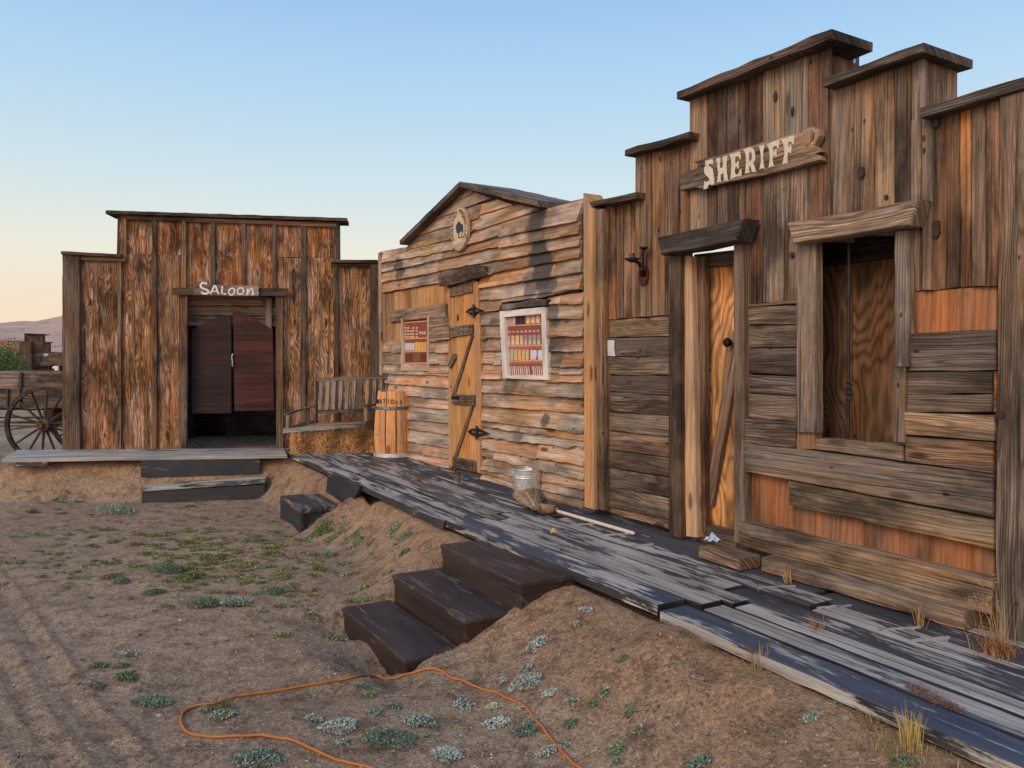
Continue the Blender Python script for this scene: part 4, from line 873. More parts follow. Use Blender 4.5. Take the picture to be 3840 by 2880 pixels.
for i in range(n):
    t0=i/n+.01; t1=(i+1)/n
    p=[Vector(fl).lerp(Vector(bl),t0),Vector(frr).lerp(Vector(br),t0),Vector(frr).lerp(Vector(br),t1),Vector(fl).lerp(Vector(bl),t1)]
    slab(mb,SW,p,-.04,R.uniform(-.006,.003),(*PC,[.82,.85,.70][i]),'h',.003,cham=.006)
p=[Vector(fl),Vector(frr)]; slab(mb,SW,[(fl[0]+.15,fl[1]+.01),(fl[0]+.5,fl[1]+.01),(fl[0]+.5,fl[1]+.2),(fl[0]+.15,fl[1]+.2)],-.09,-.042,(.03,.03,.035,.4),'h')
sw=mb.build('saloon_boardwalk',M['walk']); lab(sw,'short worn grey plank walk in front of the saloon','boardwalk',kind='structure')
WF=SW.sz((500,1716)); SAL_B=-(fl[1]+frr[1])/2      # how far the saloon walk reaches out
# ================================================================== GROUND
rg=np.random.default_rng(5); LAT=rg.random((256,256))
def vnoise(x,y,f,seed=0):
    x=x*f+seed*17.3; y=y*f+seed*9.7; xi=np.floor(x).astype(int); yi=np.floor(y).astype(int); fx=x-xi; fy=y-yi
    fx=fx*fx*(3-2*fx); fy=fy*fy*(3-2*fy); g=lambda a,b: LAT[(a)%256,(b)%256]
    return (g(xi,yi)*(1-fx)+g(xi+1,yi)*fx)*(1-fy)+(g(xi,yi+1)*(1-fx)+g(xi+1,yi+1)*fx)*fy-.5
def sst(x): x=np.clip(x,0,1); return x*x*(3-2*x)
TO=Vector((-3.93,6.04)); TDir=Vector((2.5,-2.91)).normalized()
def ground_z(x,y,parts=False):
    x=np.asarray(x,float); y=np.asarray(y,float)
    s=(x-FA.o.x)*FD.x+(y-FA.o.y)*FD.y; t=(x-FA.o.x)*FN.x+(y-FA.o.y)*FN.y
    e=t-1.17
    zf=.31+.0185*y-.075
    Wm=.98+.22*vnoise(x,y,.9,3)-.42*sst((-s-.9)/1.8)+.35*sst((s-1.2)/1.5)
    f=np.where(e<0,1-.30*sst((-e-.0)/.06),1-sst(e/Wm)); lim=sst((s+6.1)/.5)*sst((7-s)/1)
    hm=zf*f*lim
    a=(x-SA.o.x)*SA.d.x+(y-SA.o.y)*SA.d.y; b=(x-SA.o.x)*SA.n.x+(y-SA.o.y)*SA.n.y
    es=b-(SAL_B-.22)
    ws=.42+.12*vnoise(x,y,1.4,8)
    fs_=np.where(es<0,1,1-sst(es/ws)); la=sst((a+.95+.15*vnoise(x,y,2,4))/.75)*sst((7-a)/1.0)*sst((b+4.2)/1.0)
    hs=(zs-.07)*fs_*la
    h=np.maximum(hm,hs)
    out=np.where((e>.03)&(es>.03)|(a<-.9),1.0,.25)
    edge=sst(np.minimum(np.maximum(e,0),np.maximum(es,0))/.25)
    nz=.035*vnoise(x,y,.8,1)+.022*vnoise(x,y,2.3,2)+.012*vnoise(x,y,6.1,5)+.0065*vnoise(x,y,15,6)+.0035*vnoise(x,y,37,7)
    rough=sst((e+.05)/.3)*sst((1.6-e)/.5)*.6
    h=h+nz*np.where((e>0)|(t<0),1,.2)*(.3+.7*edge)+rough*(.022*vnoise(x,y,5,9)+.012*vnoise(x,y,22,12))*edge
    # wheel tracks
    c=(x-TO.x)*TDir.y-(y-TO.y)*TDir.x; al=(x-TO.x)*TDir.x+(y-TO.y)*TDir.y
    c=c+.05*vnoise(x,y,1.1,14)
    tr=0
    for k,off in enumerate([.02,.11,.22,.31,.45,.58,.69,.86,.98]):
        am=[.018,-.012,.013,-.011,.017,-.012,.013,.015,-.011][k]
        tr=tr+am*np.exp(-((c-off)/.019)**2)
    h=h+tr*sst((al+1.0)/1.5)*(.45+.9*(vnoise(x,y,2.6,15)+.5))
    h=h+.004*np.exp(-((c-.62)/.035)**2)*sst((al-1)/1.0)
    # digs around the lowest brown step and lumps
    for (qx,qy,rr,am) in DIGS: h=h+am*np.exp(-(((x-qx)**2+(y-qy)**2)/rr**2))
    h=h-.085*sst((s+1.05)/.2)*sst((.28-s)/.15)*sst((t-2.05)/.1)*sst((2.62-t)/.42)
    for (s0,s1,t0,t1,zm) in BOXES:
        ins=sst((s-s0+.03)/.03)*sst((s1+.03-s)/.03)*sst((t-t0+.03)/.03)*sst((t1+.03-t)/.03)
        h=h*(1-ins)+np.minimum(h,zm)*ins
    far=sst((np.hypot(x,y)-14)/20); h=h*(1-far)+far*(.4*vnoise(x,y,.03,1)-.1)
    if parts: return h,e,f*lim,es,fs_*la
    return h
DIGS=[]
def zpoint(p,z): r=ray(p); return EYE+r*((z-1.6)/r.z)
BOXES=[(-.82,.30,1.05,1.50,.335),(-.89,.205,1.40,1.81,.165),(-.90,.165,1.74,2.15,-.012)]
_c0=FA.sn(zpoint(px('C',112,1235),.235)); _c1=FA.sn(zpoint(px('C',280,1350),.225)); BOXES.append((_c0[0],_c1[0]-.01,min(_c0[2],_c1[2])-.40,min(_c0[2],_c1[2])-.01,.17))
def on_ground(p):
    r=ray(p); t=1.0
    for _ in range(3000):
        q=EYE+r*t; z=float(ground_z(q.x,q.y))
        if q.z<=z: break
        t+=max(.004,(q.z-z)*.5)
        if t>400: break
    return q
for w_,x_,y_,rr,am in [('O',850,650,.10,-.03),('O',1140,760,.14,.05),('O',1010,900,.16,.04),('O',760,1010,.14,.05),('O',1760,1110,.13,.035),('O',660,1010,.10,-.03),('N',870,1010,.12,-.05),('N',800,980,.08,.04),('O',1230,1130,.12,.03),('P',1560,980,.25,-.03),('P',1700,1080,.15,.02),('N',560,1200,.12,-.03),('N',700,790,.14,-.06),('N',850,960,.14,-.07),('N',1010,1080,.12,-.07),('C',600,1230,.20,-.13),('C',730,1290,.22,-.16),('C',300,1500,.2,-.03),('O',1300,1400,.3,-.03)]:
    q=on_ground(px(w_,x_,y_)); DIGS.append((q.x,q.y,rr,am))
def axis(lo,hi,f0,f1,step,grow=1.18,far=2600,fine=None):
    v=[f0]; 
    while v[-1]<f1: v.append(v[-1]+(fine(v[-1]) if fine else step))
    d=step
    while v[-1]<far: d*=grow; v.append(v[-1]+d)
    w_=[]; d=step; c=f0
    while c>-far: d*=grow; c-=d; w_.append(c)
    return np.array(w_[::-1]+v)
gx=axis(0,0,-7.2,3.0,.018,1.22); gy=axis(0,0,1.7,11.6,.03,1.22,fine=lambda y:.010+.0028*y)
XX,YY=np.meshgrid(gx,gy); H_,E_,F1_,E2_,F2_=ground_z(XX,YY,True)
nx,ny=len(gx),len(gy)
idx=np.arange(nx*ny).reshape(ny,nx)
Fc=np.stack([idx[:-1,:-1],idx[:-1,1:],idx[1:,1:],idx[1:,:-1]],-1).reshape(-1,4)
me=bpy.data.meshes.new('ground'); me.vertices.add(nx*ny); me.vertices.foreach_set('co',np.stack([XX,YY,H_],-1).ravel())
me.loops.add(Fc.size); me.loops.foreach_set('vertex_index',Fc.ravel()); me.polygons.add(len(Fc)); me.polygons.foreach_set('loop_start',np.arange(0,Fc.size,4)); me.polygons.foreach_set('loop_total',np.full(len(Fc),4))
me.polygons.foreach_set('use_smooth',np.ones(len(Fc),bool)); me.update(); me.validate()
# soil kind: fill soil of the bank is more orange than the trodden yard
mound=np.clip(np.maximum(F1_*sst((E_+.1)/.1),F2_*(E2_>-.1))*1.15,0,1)*np.where(np.hypot(XX,YY)<16,1,0)
at=me.attributes.new('tint','FLOAT_COLOR','POINT')
yard=np.array([.47,.345,.245]); bank=np.array([.50,.305,.175]); tc_=yard*(1-mound[...,None])+bank*mound[...,None]
at.data.foreach_set('color',np.concatenate([tc_,mound[...,None]],-1).ravel())
m=NT('dirt'); g=m.n('ShaderNodeNewGeometry'); P=g.outputs['Position']; t=m.attr('tint')
n1=m.noise(P,1.3,6,.62); n2=m.noise(P,7,6,.7); n3=m.noise(P,60,4,.7); n4=m.noise(P,230,3,.7)
vd=m.n('ShaderNodeTexVoronoi'); vd.inputs['Scale'].default_value=75; m.t.links.new(P,vd.inputs['Vector']); bwv=m.n('ShaderNodeRGBToBW'); m.t.links.new(vd.outputs['Color'],bwv.inputs[0])
col=m.mix(m.mr(n1,.35,.65,0,.55),t.outputs['Color'],(.47,.35,.255)); col=m.mix(m.mr(n2,.48,.62,0,.7),col,(.20,.125,.08)); nL=m.noise(P,.55,4,.6); col=m.scale(col,m.mr(nL,.35,.65,.78,1.12))
col=m.scale(col,m.mr(n3,.3,.7,.55,1.45)); col=m.scale(col,m.mr(n4,.3,.7,.65,1.35)); n5=m.noise(P,24,4,.7); col=m.scale(col,m.mr(n5,.35,.65,.78,1.2))
peb=m.math('MULTIPLY',m.mr(vd.outputs['Distance'],.30,.22,0,1),m.mr(bwv.outputs[0],.70,.72,0,1)); col=m.mix(m.math('MULTIPLY',peb,.8),col,(.66,.56,.45))
peb2=m.math('MULTIPLY',m.mr(vd.outputs['Distance'],.34,.24,0,1),m.mr(bwv.outputs[0],.30,.28,0,1)); col=m.mix(m.math('MULTIPLY',peb2,.8),col,(.11,.08,.06))
m.set(m.b.inputs['Base Color'],col); m.b.inputs['Roughness'].default_value=.95; m.b.inputs['Specular IOR Level'].default_value=.15
hh=m.math('ADD',m.math('MULTIPLY',n2,.9),m.math('ADD',m.math('MULTIPLY',n3,.55),m.math('ADD',m.math('MULTIPLY',n4,.25),m.math('MULTIPLY',m.math('ADD',peb,peb2),.35))))
m.bump(hh,1.0,.035); me.materials.append(m.m)
go=bpy.data.objects.new('ground',me); COL.objects.link(go); lab(go,kind='structure')
# gravel: loose grit too fine to count
def batch(name,mat,V,F,tints,label=None,kind='stuff',cat=None,group=None,rnd=None):
    me=bpy.data.meshes.new(name); me.from_pydata(V,[],F); a=me.attributes.new('tint','FLOAT_COLOR','POINT'); a.data.foreach_set('color',[c for t in tints for c in (*t,1)])
    me.materials.append(M[mat]); me.update(); o=bpy.data.objects.new(name,me); COL.objects.link(o); return lab(o,label,cat,group,kind)
V=[];F=[];T=[]; cnt=0
gr=random.Random(3)
while cnt<11000:
    yy_=1.9+8.2*gr.random()**1.5; xx_=gr.uniform(-.68,.62)*yy_
    ee=(xx_-FA.o.x)*FN.x+(yy_-FA.o.y)*FN.y-1.3
    if ee<.0 or yy_>9.3: continue
    if float(vnoise(np.array(xx_),np.array(yy_),1.7,21))+gr.uniform(-.35,.35)<-.1: continue
    z=float(ground_z(xx_,yy_)); r=gr.choice([.002,.0025,.003,.003,.004,.0055])*(1+.08*yy_); c=gr.choice([(.38,.30,.24),(.30,.22,.17),(.20,.145,.11),(.46,.39,.33),(.25,.19,.16),(.34,.24,.17)])
    b=len(V); an=gr.random()*6; k=[gr.uniform(.7,1.3) for _ in range(6)]
    for j in range(4): V.append((xx_+r*k[j]*math.cos(an+j*1.57),yy_+r*k[j]*math.sin(an+j*1.57),z+r*.15))
    V.append((xx_,yy_,z+r*.8*k[4])); V.append((xx_,yy_,z-r*.6)); T+= [c]*6
    for j in range(4): F.append((b+j,b+(j+1)%4,b+4)); F.append((b+(j+1)%4,b+j,b+5))
    cnt+=1
batch('gravel','stone',V,F,T)
# individual stones
ico=[(0,0,1),(.89,0,.45),(.28,.85,.45),(-.72,.53,.45),(-.72,-.53,.45),(.28,-.85,.45),(.72,.53,-.45),(-.28,.85,-.45),(-.89,0,-.45),(-.28,-.85,-.45),(.72,-.53,-.45),(0,0,-1)]
icf=[(0,1,2),(0,2,3),(0,3,4),(0,4,5),(0,5,1),(1,6,2),(2,7,3),(3,8,4),(4,9,5),(5,10,1),(6,7,2),(7,8,3),(8,9,4),(9,10,5),(10,6,1),(6,11,7),(7,11,8),(8,11,9),(9,11,10),(10,11,6)]
def stone(w_,x,y,r,c,label=None,name='stone'):
    q=on_ground(px(w_,x,y)); mb=MB(); k=[gr.uniform(.75,1.25) for _ in range(12)]
    mb.add([Vector((q.x+v[0]*r*k[i],q.y+v[1]*r*k[i]*.8,q.z+r*.2+v[2]*r*.6*k[i])) for i,v in enumerate(ico)],icf,[[(0,0)]*3]*20,c); o=mb.build(name,M['stone']); lab(o,label,'stone','small stones on the dirt'); return o
stone('N',1260,918,.018,(.36,.21,.12),'small reddish stone on the lowest brown step corner')
stone('N',605,1065,.010,(.55,.48,.38),'pale stone just above the orange cord left of the steps')
stone('J',985,1188,.018,(.34,.25,.20),'flat grey brown stone in the bare dirt below the walk')
stone('J',455,990,.020,(.40,.24,.13),'orange brown clod near the blue walk edge')
stone('P',1350,553,.013,(.55,.50,.42),'pale flat stone in the middle of the yard')
stone('P',1195,1270,.014,(.50,.42,.34),'pale stone left of the cord bend')
for k in range(26):
    x,y=760+gr.gauss(0,90),1000+gr.gauss(0,30)
    if k>13: x,y=1080+gr.gauss(0,90),865+gr.gauss(0,28)
    stone('O',x,y,gr.uniform(.010,.024),(.33,.21,.14),'small brown clod in the broken earth between the steps and the blue walk edge','dirt_clod')
# ================================================================== STEPS
def box3(mb,c,dx,dn,dz,tint,d=FD,nn=FN,gr_='h',jit=.0015,cham=.005):
    """box with its front-right top corner c, running dx back along -d, dn in along -n, dz down"""
    f=Frame(c,d,(0,0,1)); slab(mb,f,[(-dx,-dz),(0,-dz),(0,0),(-dx,0)],-dn,0,tint,gr_,jit,cham=cham)
brn=thing('brown_steps',zpoint(px('N',1430,860),.0),'dark brown painted wooden steps of three boxes sunk in the dirt','steps')
DB=(.028,.013,.009,.30); DT=(.032,.019,.016,.48)
for (fr_,fl_,z,dn) in [((1780,490),(1270,240),.372,.36),((1430,720),(965,430),.195,.36),((1050,975),(645,640),.02,.34)]:
    a=zpoint(px('N',*fr_),z); b=zpoint(px('N',*fl_),z); d=(a-b).normalized(); f=Frame(a,(d.x,d.y,0)); Ln=(a-b).length
    st_=thing_part('step',brn)
    mb=MB(); slab(mb,f,[(-Ln+.012,-.23),(-.012,-.23),(-.012,-.062),(-Ln+.012,-.062)],-dn,-.012,DB,'h',.001)
    slab(mb,f,[(-Ln+.006,-.062),(-.006,-.062),(-.006,-.024),(-Ln+.006,-.024)],-dn-.002,-.006,DB,'h',.001); mb.build('box',M['brownpaint'],st_)
    mb=MB(); f2=Frame(a,(d.x,d.y,0),-f.n); slab(mb,f2,[(-Ln,0),(0,0),(0,dn),(-Ln,dn)],-.024,.0,DT,'h',.0015,cham=.006,rnd=(R.random(),R.random(),.5)); mb.build('tread',M['brownpaint'],st_)
    if z>.3:
        mb=MB(); slab(mb,f,[(-.05,-.26),(.012,-.26),(.012,-.03),(-.05,-.03)],-dn-.0,-dn+.05,DB,'v'); mb.build('post',M['brownpaint'],st_)
# black steps before the saloon
BK=(.016,.021,.031,.30)
bs=thing('black_step',zpoint((900,1870),.1),'black painted plank step with tall riser board before the saloon door','steps')
mb=MB(); f=Frame(SA.P(0,0,SAL_B-.02),SA.d); 
def fsl(mb,fr,w_,pts,n0,n1,t,g_='h',j=.0015): slab(mb,fr,[fr.sz(px(w_,*p),n1) for p in pts],n0,n1,t,g_,j,cham=.006)
fsl(mb,f,'M',[(1060,1000),(1960,955),(1960,838),(1060,850)],-.03,.0,BK); mb.build('riser',M['blackpaint'],bs)
ft=Frame(SA.P(0,0,SAL_B+.26),SA.d)
zt_=ft.P(*ft.sz(px('M',1065,1065))).z
mb=MB(); a=ft.sz(px('M',1065,1062)); b=ft.sz(px('M',2002,1000)); 
f3=Frame(SA.P(0,a[1]-a[0]*(b[1]-a[1])/(b[0]-a[0]),SAL_B+.28),SA.d+Vector((0,0,(b[1]-a[1])/(b[0]-a[0]))),-SA.n)
slab(mb,f3,[(a[0],0),(b[0],0),(b[0]-.02,.15),(a[0]+.01,.15)],-.045,.0,(.03,.035,.05,.62),'h',.003); slab(mb,f3,[(a[0]+.01,.165),(b[0]-.02,.16),(b[0]-.02,.28),(a[0]+.03,.28)],-.045,.006,(.03,.035,.05,.70),'h',.003); mb.build('tread',M['walk'],bs)
mb=MB(); fsl(mb,ft,'M',[(1066,1215),(2000,1170),(2000,1040),(1066,1090)],-.035,.0,BK); mb.build('front_board',M['blackpaint'],bs)
# tilted black step by the corner
ts=thing('tilted_black_step',zpoint(px('C',280,1500),0),'small black plank step half sunk in the bank below the far walk','steps')
eF=WALKF[0][0].y
def drop(p,z): q=zpoint(p,z); return q
r0=on_walk(px('C',505,1070),-.02); r1=on_walk(px('C',775,1160),-.02); d=(r1-r0).normalized()
f=Frame(r0-Vector((0,0,0)),(d.x,d.y,0)); f.o=f.o+f.n*.03
mb=MB(); slab(mb,f,[f.sz(px('C',*p),.0) for p in [(492,1205),(690,1335),(775,1160),(505,1058)]],-.035,.0,BK,'h',.001); mb.build('riser',M['blackpaint'],ts)
c0=zpoint(px('C',112,1235),.235); c1=zpoint(px('C',280,1350),.225); d=(c1-c0); Ln=d.length; d.normalize()
f=Frame(c0,d); f2=Frame(c0,d,-f.n)
mb=MB(); slab(mb,f2,[(0,0),(Ln,0),(Ln-.02,.22),(.02,.24)],-.04,0,(.03,.038,.055,.45),'h',.002); slab(mb,f2,[(.03,.255),(Ln-.02,.235),(Ln-.04,.40),(.05,.40)],-.04,-.004,(.035,.04,.05,.62),'h',.002); mb.build('tread',M['blackpaint'],ts)
mb=MB(); slab(mb,f,[(0,-.36),(Ln,-.36),(Ln,-.04),(0,-.04)],-.035,.0,BK,'h',.001); mb.build('front_board',M['blackpaint'],ts)
mb=MB(); slab(mb,Frame(c0+d*(Ln-.05),-f.n),[(0.035,-.3),(.38,-.3),(.38,-.045),(.035,-.045)],-.03,0,(.03,.03,.035,.3),'h',.001); mb.build('side_board',M['blackpaint'],ts)
# ================================================================== BARREL
bc=zpoint((1471,1716),walk_z(9.5)); bc=bc+Vector((0,.20,0)); bc.z=walk_z(bc.y)
ba=thing('barrel',bc,'pale orange wooden stave barrel lettered DONATIONS beside the slatted bench','barrel')
prof=[(.205,.80),(.222,.66),(.240,.52),(.252,.36),(.255,.22),(.246,.10),(.236,.03)]
NS=12
for k in range(NS):
    mb=MB(); a0=2*math.pi*(k+.05+.42)/NS; a1=2*math.pi*(k+.95+.42)/NS; V=[];U=[]
    dr_=R.uniform(-.004,.004); top=R.uniform(-.008,.006)
    for i,(r,h) in enumerate(prof):
        for r2 in (r+dr_,r+dr_-.02):
            for j in range(4):
                an=a0+(a1-a0)*j/3; V.append(bc+Vector((r2*math.cos(an),r2*math.sin(an),h+(top if i==0 else 0)))); U.append((h,(an-a0)*.2))
    F=[]
    n_=len(prof)
    for i in range(n_-1):
        o=i*8
        for j in range(3): F.append((o+j,o+8+j,o+9+j,o+j+1)); F.append((o+4+j,o+5+j,o+13+j,o+12+j))
        F.append((o,o+4,o+12,o+8)); F.append((o+3,o+11,o+15,o+7))
    F.append((0,1,2,3,7,6,5,4))
    mb.add(V,F,[[U[q] for q in f_] for f_ in F],jt((.64,.37,.19),.08)); mb.build('stave',M['pine'],ba)
mb=MB(); lathe(mb,bc,[(.238,.575),(.241,.58),(.236,.615),(.232,.612)],48,(.16,.16,.17)); mb.build('hoop',M['iron'],ba)
mb=MB(); lathe(mb,bc,[(.245,.0),(.262,.0),(.262,.045),(.250,.05)],48,(.5,.5,.5)); mb.build('base_ring',M['galv'],ba)
mb=MB(); lathe(mb,bc,[(.19,.02),(.17,.55),(.0,.55)],24,(.03,.02,.015)); mb.build('inside',M['paint'],ba)
mb=MB()
for k,ch in enumerate('DONATIOns'):
    # seen from the camera the word runs round the left of the barrel
    an=math.atan2(-bc.y,-bc.x)+math.radians(19.6-13.3*(8-k))
    r=.2275; o=bc+Vector((r*math.cos(an),r*math.sin(an),.672)); f=Frame(o,(-math.sin(an),math.cos(an),0))
    me_into(mb,text(ch,.078,None,None,None,'letter',lettermtx(f,0,0,-.002,0,.75,1.1),.004),(.05,.03,.02))
mb.build('lettering',M['paint'],ba)
# ================================================================== BUCKET AND BROOM
bk=on_walk((1978,1857)); bk.z=walk_z(bk.y); print('BUCKET t',FA.sn(bk))
rt=.5*(2951/1.0)**0
dpt=bk.y; rb=(258/2.212/2)*dpt/2951; hb_=.86*2*rb
bu=thing('bucket',bk,'round galvanised steel bucket standing against the lapped boards','bucket')
mb=MB(); pr=[(rb*.80,0),(rb*.81,.006)]
for t in [i/14 for i in range(15)]:
    r=rb*(.80+.18*t); pr.append((r+(.004 if i in () else 0),hb_*t+.006))
pr=[(rb*.79,0)]+[(rb*(.79+.19*t)+(.0035 if abs(t-.70)<.02 or abs(t-.76)<.02 or abs(t-.12)<.02 else 0),hb_*t) for t in [i/50 for i in range(51)]]
lathe(mb,bk,pr,48,(.5,.5,.5),cap0=True); lathe(mb,bk,[(rb*.975,hb_),(rb*.78,.01),(0,.01)],48,(.5,.5,.5)); mb.build('body',M['galv'],bu,True)
mb=MB(); cpts=[bk+Vector((rb*.99*math.cos(a),rb*.99*math.sin(a),hb_)) for a in [2*math.pi*k/48 for k in range(49)]]; tube(mb,cpts,.006,8,(.6,.6,.6),False); mb.build('rim',M['galv'],bu,True)
mb=MB(); cpts=[bk+Vector((rb*1.0*math.cos(a),rb*1.0*math.sin(a)*.98,hb_-.02-.05*math.sin(max(0,-math.sin(a))*math.pi/2)*0-.075*math.sin((a-math.pi)))) for a in [math.pi+math.pi*k/24 for k in range(25)]]
for sgn in (-1,1): lathe(mb,bk+Vector((sgn*rb*.98,0,hb_-.035)),[(.016,-.004),(.016,.004),(0,.006)],10,(.5,.5,.5),(sgn,0,0))
mb.build('lug',M['galv'],bu)
h0=on_walk(px('Z',1940,1090),.016); h1=on_walk(px('Z',820,765),.02); 
br_=thing('broom',h1,'straw broom with whitish handle lying on the planks before the bucket','broom')
mb=MB(); tube(mb,[h0,h0.lerp(h1,.02),h0.lerp(h1,.98),h1],[.008,.0135,.0135,.0135],12,(.62,.56,.50)); mb.build('handle',M['paint'],br_,True)
dv=(h1-h0).normalized(); tip=on_walk(px('Z',230,470),.09); low=on_walk(px('Z',370,700),.02); far_=on_walk(px('Z',620,600),.03); tl_=on_walk(px('Z',170,540),.03)
neck=h1+Vector((0,0,.015))
mb=MB(); mid=on_walk(px('Z',620,735),.035)
tube(mb,[neck-dv*.0,neck+dv*.03,neck.lerp(mid,.5),mid,mid+dv*.05],[.016,.03,.034,.045,.04],12,(.34,.22,.13)); mb.build('neck',M['straw'],br_,True)
mb=MB()
for k in range(3): c=neck.lerp(mid,.05+.07*k); lathe(mb,c,[(.027,-.004),(.031,0),(.027,.004)],14,(.10,.035,.03),dv)
for k in range(4):
    a=on_walk(px('Z',460+k*25,690+k*12),.065); b=on_walk(px('Z',490+k*22,755+k*2),.005); tube(mb,[a,a.lerp(b,.5)+Vector((0,-.012,.012)),b],.0035,6,(.08,.03,.035))
mb.build('binding',M['straw'],br_)
mb=MB(); V=[];F=[];T=[]
fan=[on_walk(px('Z',x,y),zz) for x,y,zz in [(360,715,.01),(250,640,.01),(180,560,.02),(185,490,.04),(260,440,.06),(360,410,.08),(440,405,.08),(530,430,.07),(590,520,.04),(625,600,.02)]]
for k in range(760):
    u=R.random()*(len(fan)-1.001); i=int(u); e=fan[i].lerp(fan[i+1],u-i)
    w0=on_walk(px('Z',500+R.uniform(-40,60),715+R.uniform(-28,35)),R.uniform(.01,.07)); L_=R.uniform(.82,1.07); e=w0+(e-w0)*L_+Vector((R.gauss(0,.004),R.gauss(0,.006),abs(R.gauss(0,.006))))
    m_=w0.lerp(e,.5)+Vector((0,0,R.uniform(0,.02))); sd_=(e-w0).cross(Vector((R.gauss(0,1),-1,R.gauss(0,1)))).normalized()*.0024
    c=R.choice([(.56,.43,.26),(.48,.34,.19),(.40,.30,.20),(.62,.52,.38),(.52,.33,.15),(.28,.20,.15)])
    mb.add([w0-sd_,w0+sd_,m_+sd_,e+sd_*.4,e-sd_*.4,m_-sd_],[(0,1,2,5),(5,2,3,4)],[[(0,0)]*4]*2,c)
mb.build('bristles',M['straw'],br_)
# yellow leaf
q=on_walk(px('Z',755,1085),.012); mb=MB(); mb.add([q+Vector(v) for v in [(-.02,0,0),(-.005,-.015,.012),(.018,-.004,.004),(.012,.018,.03),(-.006,.02,.035)]],[(0,1,2,3,4)],[[(0,0)]*5],(.62,.42,.16)); lab(mb.build('fallen_leaf',M['leaf']),'single curled yellow leaf on the planks below the broom','leaf')
# ================================================================== HAY BALE
ha=zpoint(px('W',380,1560),.50); hb2=zpoint(px('W',1830,1640),.50)
hd=(hb2-ha); hd.z=0; HL=1.22; hd=SA.d.copy()
hf=Frame(SA.P(SA.sn(ha)[0]-.04,.42,SA.sn(ha)[2]-.02),hd)
hay=thing('hay_bale',hf.o,'rough golden brown straw bale under the slatted bench','hay bale')
mb=MB(); slab(mb,hf,[(0,0),(HL,0),(HL,.30),(0,.30)],-.45,-.02,(.22,.125,.055),'h',.008,cham=.02); mb.build('bale_body',M['straw'],hay)
mb=MB()
for k in range(5200):
    u=R.random()*HL; v=R.random()*.32; nn_=R.uniform(-.015,.02)
    if k%6==0: nn_=R.uniform(-.45,0); v=.30
    elif k%9==1: u=R.uniform(-.02,.0); nn_=R.uniform(-.4,0)
    cl=math.sin(u*19+math.sin(v*9)*1.2)
    an=R.gauss(1.2+.5*cl,.5); L_=R.uniform(.03,.09); c=hf.P(u,v,nn_+.012*cl); dd=(hf.d*math.cos(an)+hf.u*math.sin(an)+hf.n*R.gauss(0,.25)).normalized()*L_/2
    sd_=dd.cross(hf.n+hf.d*R.gauss(0,.5)).normalized()*R.uniform(.0015,.004)
    k2=.5+.6*(cl*.5+.5); t=R.choice([(.70,.38,.14),(.60,.31,.11),(.46,.23,.08),(.74,.50,.27),(.28,.13,.05)])
    mb.add([c-dd-sd_,c-dd+sd_,c+dd+sd_*.5,c+dd-sd_*.5],[(0,1,2,3)],[[(0,0)]*4],(t[0]*k2,t[1]*k2,t[2]*k2))
mb.build('loose_straw',M['straw'],hay)
# ================================================================== BENCH (old swing seat resting on the bale)
dB=Vector((1,-.20,0)).normalized()
bb=Frame(SA.P(SA.sn(ha)[0]+.1,0,.42),dB); bf=Frame(bb.o+bb.n*.42,dB)
be=thing('slatted_bench',bf.o,'grey weathered slatted swing seat without legs propped on the straw bale','bench')
be.location=(be.location.x,be.location.y,.9)
GW=(.14,.13,.122)
def bs_(nm,fr_,pts,n0,n1,t=GW,g_='h'):
    mb=MB(); slab(mb,fr_,[fr_.sz(px('W',*p),n1) for p in pts],n0,n1,jt(t,.08),g_,.0008,cham=.004); return mb.build(nm,M['board'],be)
bs_('back_rail',bb,[(752,250),(2040,190),(2040,125),(752,180)],-.02,.02)
bs_('back_rail',bb,[(752,832),(2040,790),(2040,735),(752,772)],-.02,.02)
bs_('back_post',bb,[(725,1010),(752,1010),(755,172),(728,172)],-.03,.03,GW,'v'); bs_('back_post',bb,[(2040,960),(2066,960),(2066,100),(2038,105)],-.03,.03,GW,'v')
for k,x in enumerate([850,970,1085,1207,1330,1450,1575,1700,1828,1940]):
    yt=248-(x-850)*.045; yb_=772-(x-850)*.035; bs_('back_slat',bb,[(x-54,yb_),(x+12,yb_),(x+38,yt),(x-34,yt)],-.012,.012,(.25,.235,.225),'v')
bs_('seat_rail',bf,[(150,1195),(1672,1070),(1672,985),(150,1110)],-.03,.02,(.24,.235,.235))
f_l=bf.sz(px('W',160,1150)); f_r=bf.sz(px('W',1660,1030)); b_l=bb.sz(px('W',735,1000)); b_r=bb.sz(px('W',2050,940))
PL=lambda p,fr_,n=0: fr_.P(p[0],p[1],n)
mb=MB(); beam(mb,PL(f_l,bf),PL(b_l,bb),.03,.07,(0,0,1),GW,.001); mb.build('side_rail',M['board'],be)
mb=MB(); beam(mb,PL(f_r,bf),PL(b_r,bb),.03,.07,(0,0,1),GW,.001); mb.build('side_rail',M['board'],be)
for k in range(4):
    t=.16+.2*k; a=PL(f_l,bf).lerp(PL(b_l,bb),t)+Vector((0,0,.0)); b=PL(f_r,bf).lerp(PL(b_r,bb),t)+Vector((0,0,.0))
    mb=MB(); beam(mb,a,b,.035,.016,(0,0,1),jt((.23,.215,.205),.08),.001); mb.build('seat_slat',M['board'],be)
ar0=bf.sz(px('W',215,850)); ar1=bb.sz(px('W',735,690)); mb=MB(); beam(mb,PL(ar0,bf)-(bf.d*.02),PL(ar1,bb),.06,.022,(0,0,1),GW,.001); mb.build('armrest',M['board'],be)
bs_('arm_post',bf,[(195,1118),(258,1118),(275,865),(210,865)],-.02,.015,(.27,.25,.24),'v')
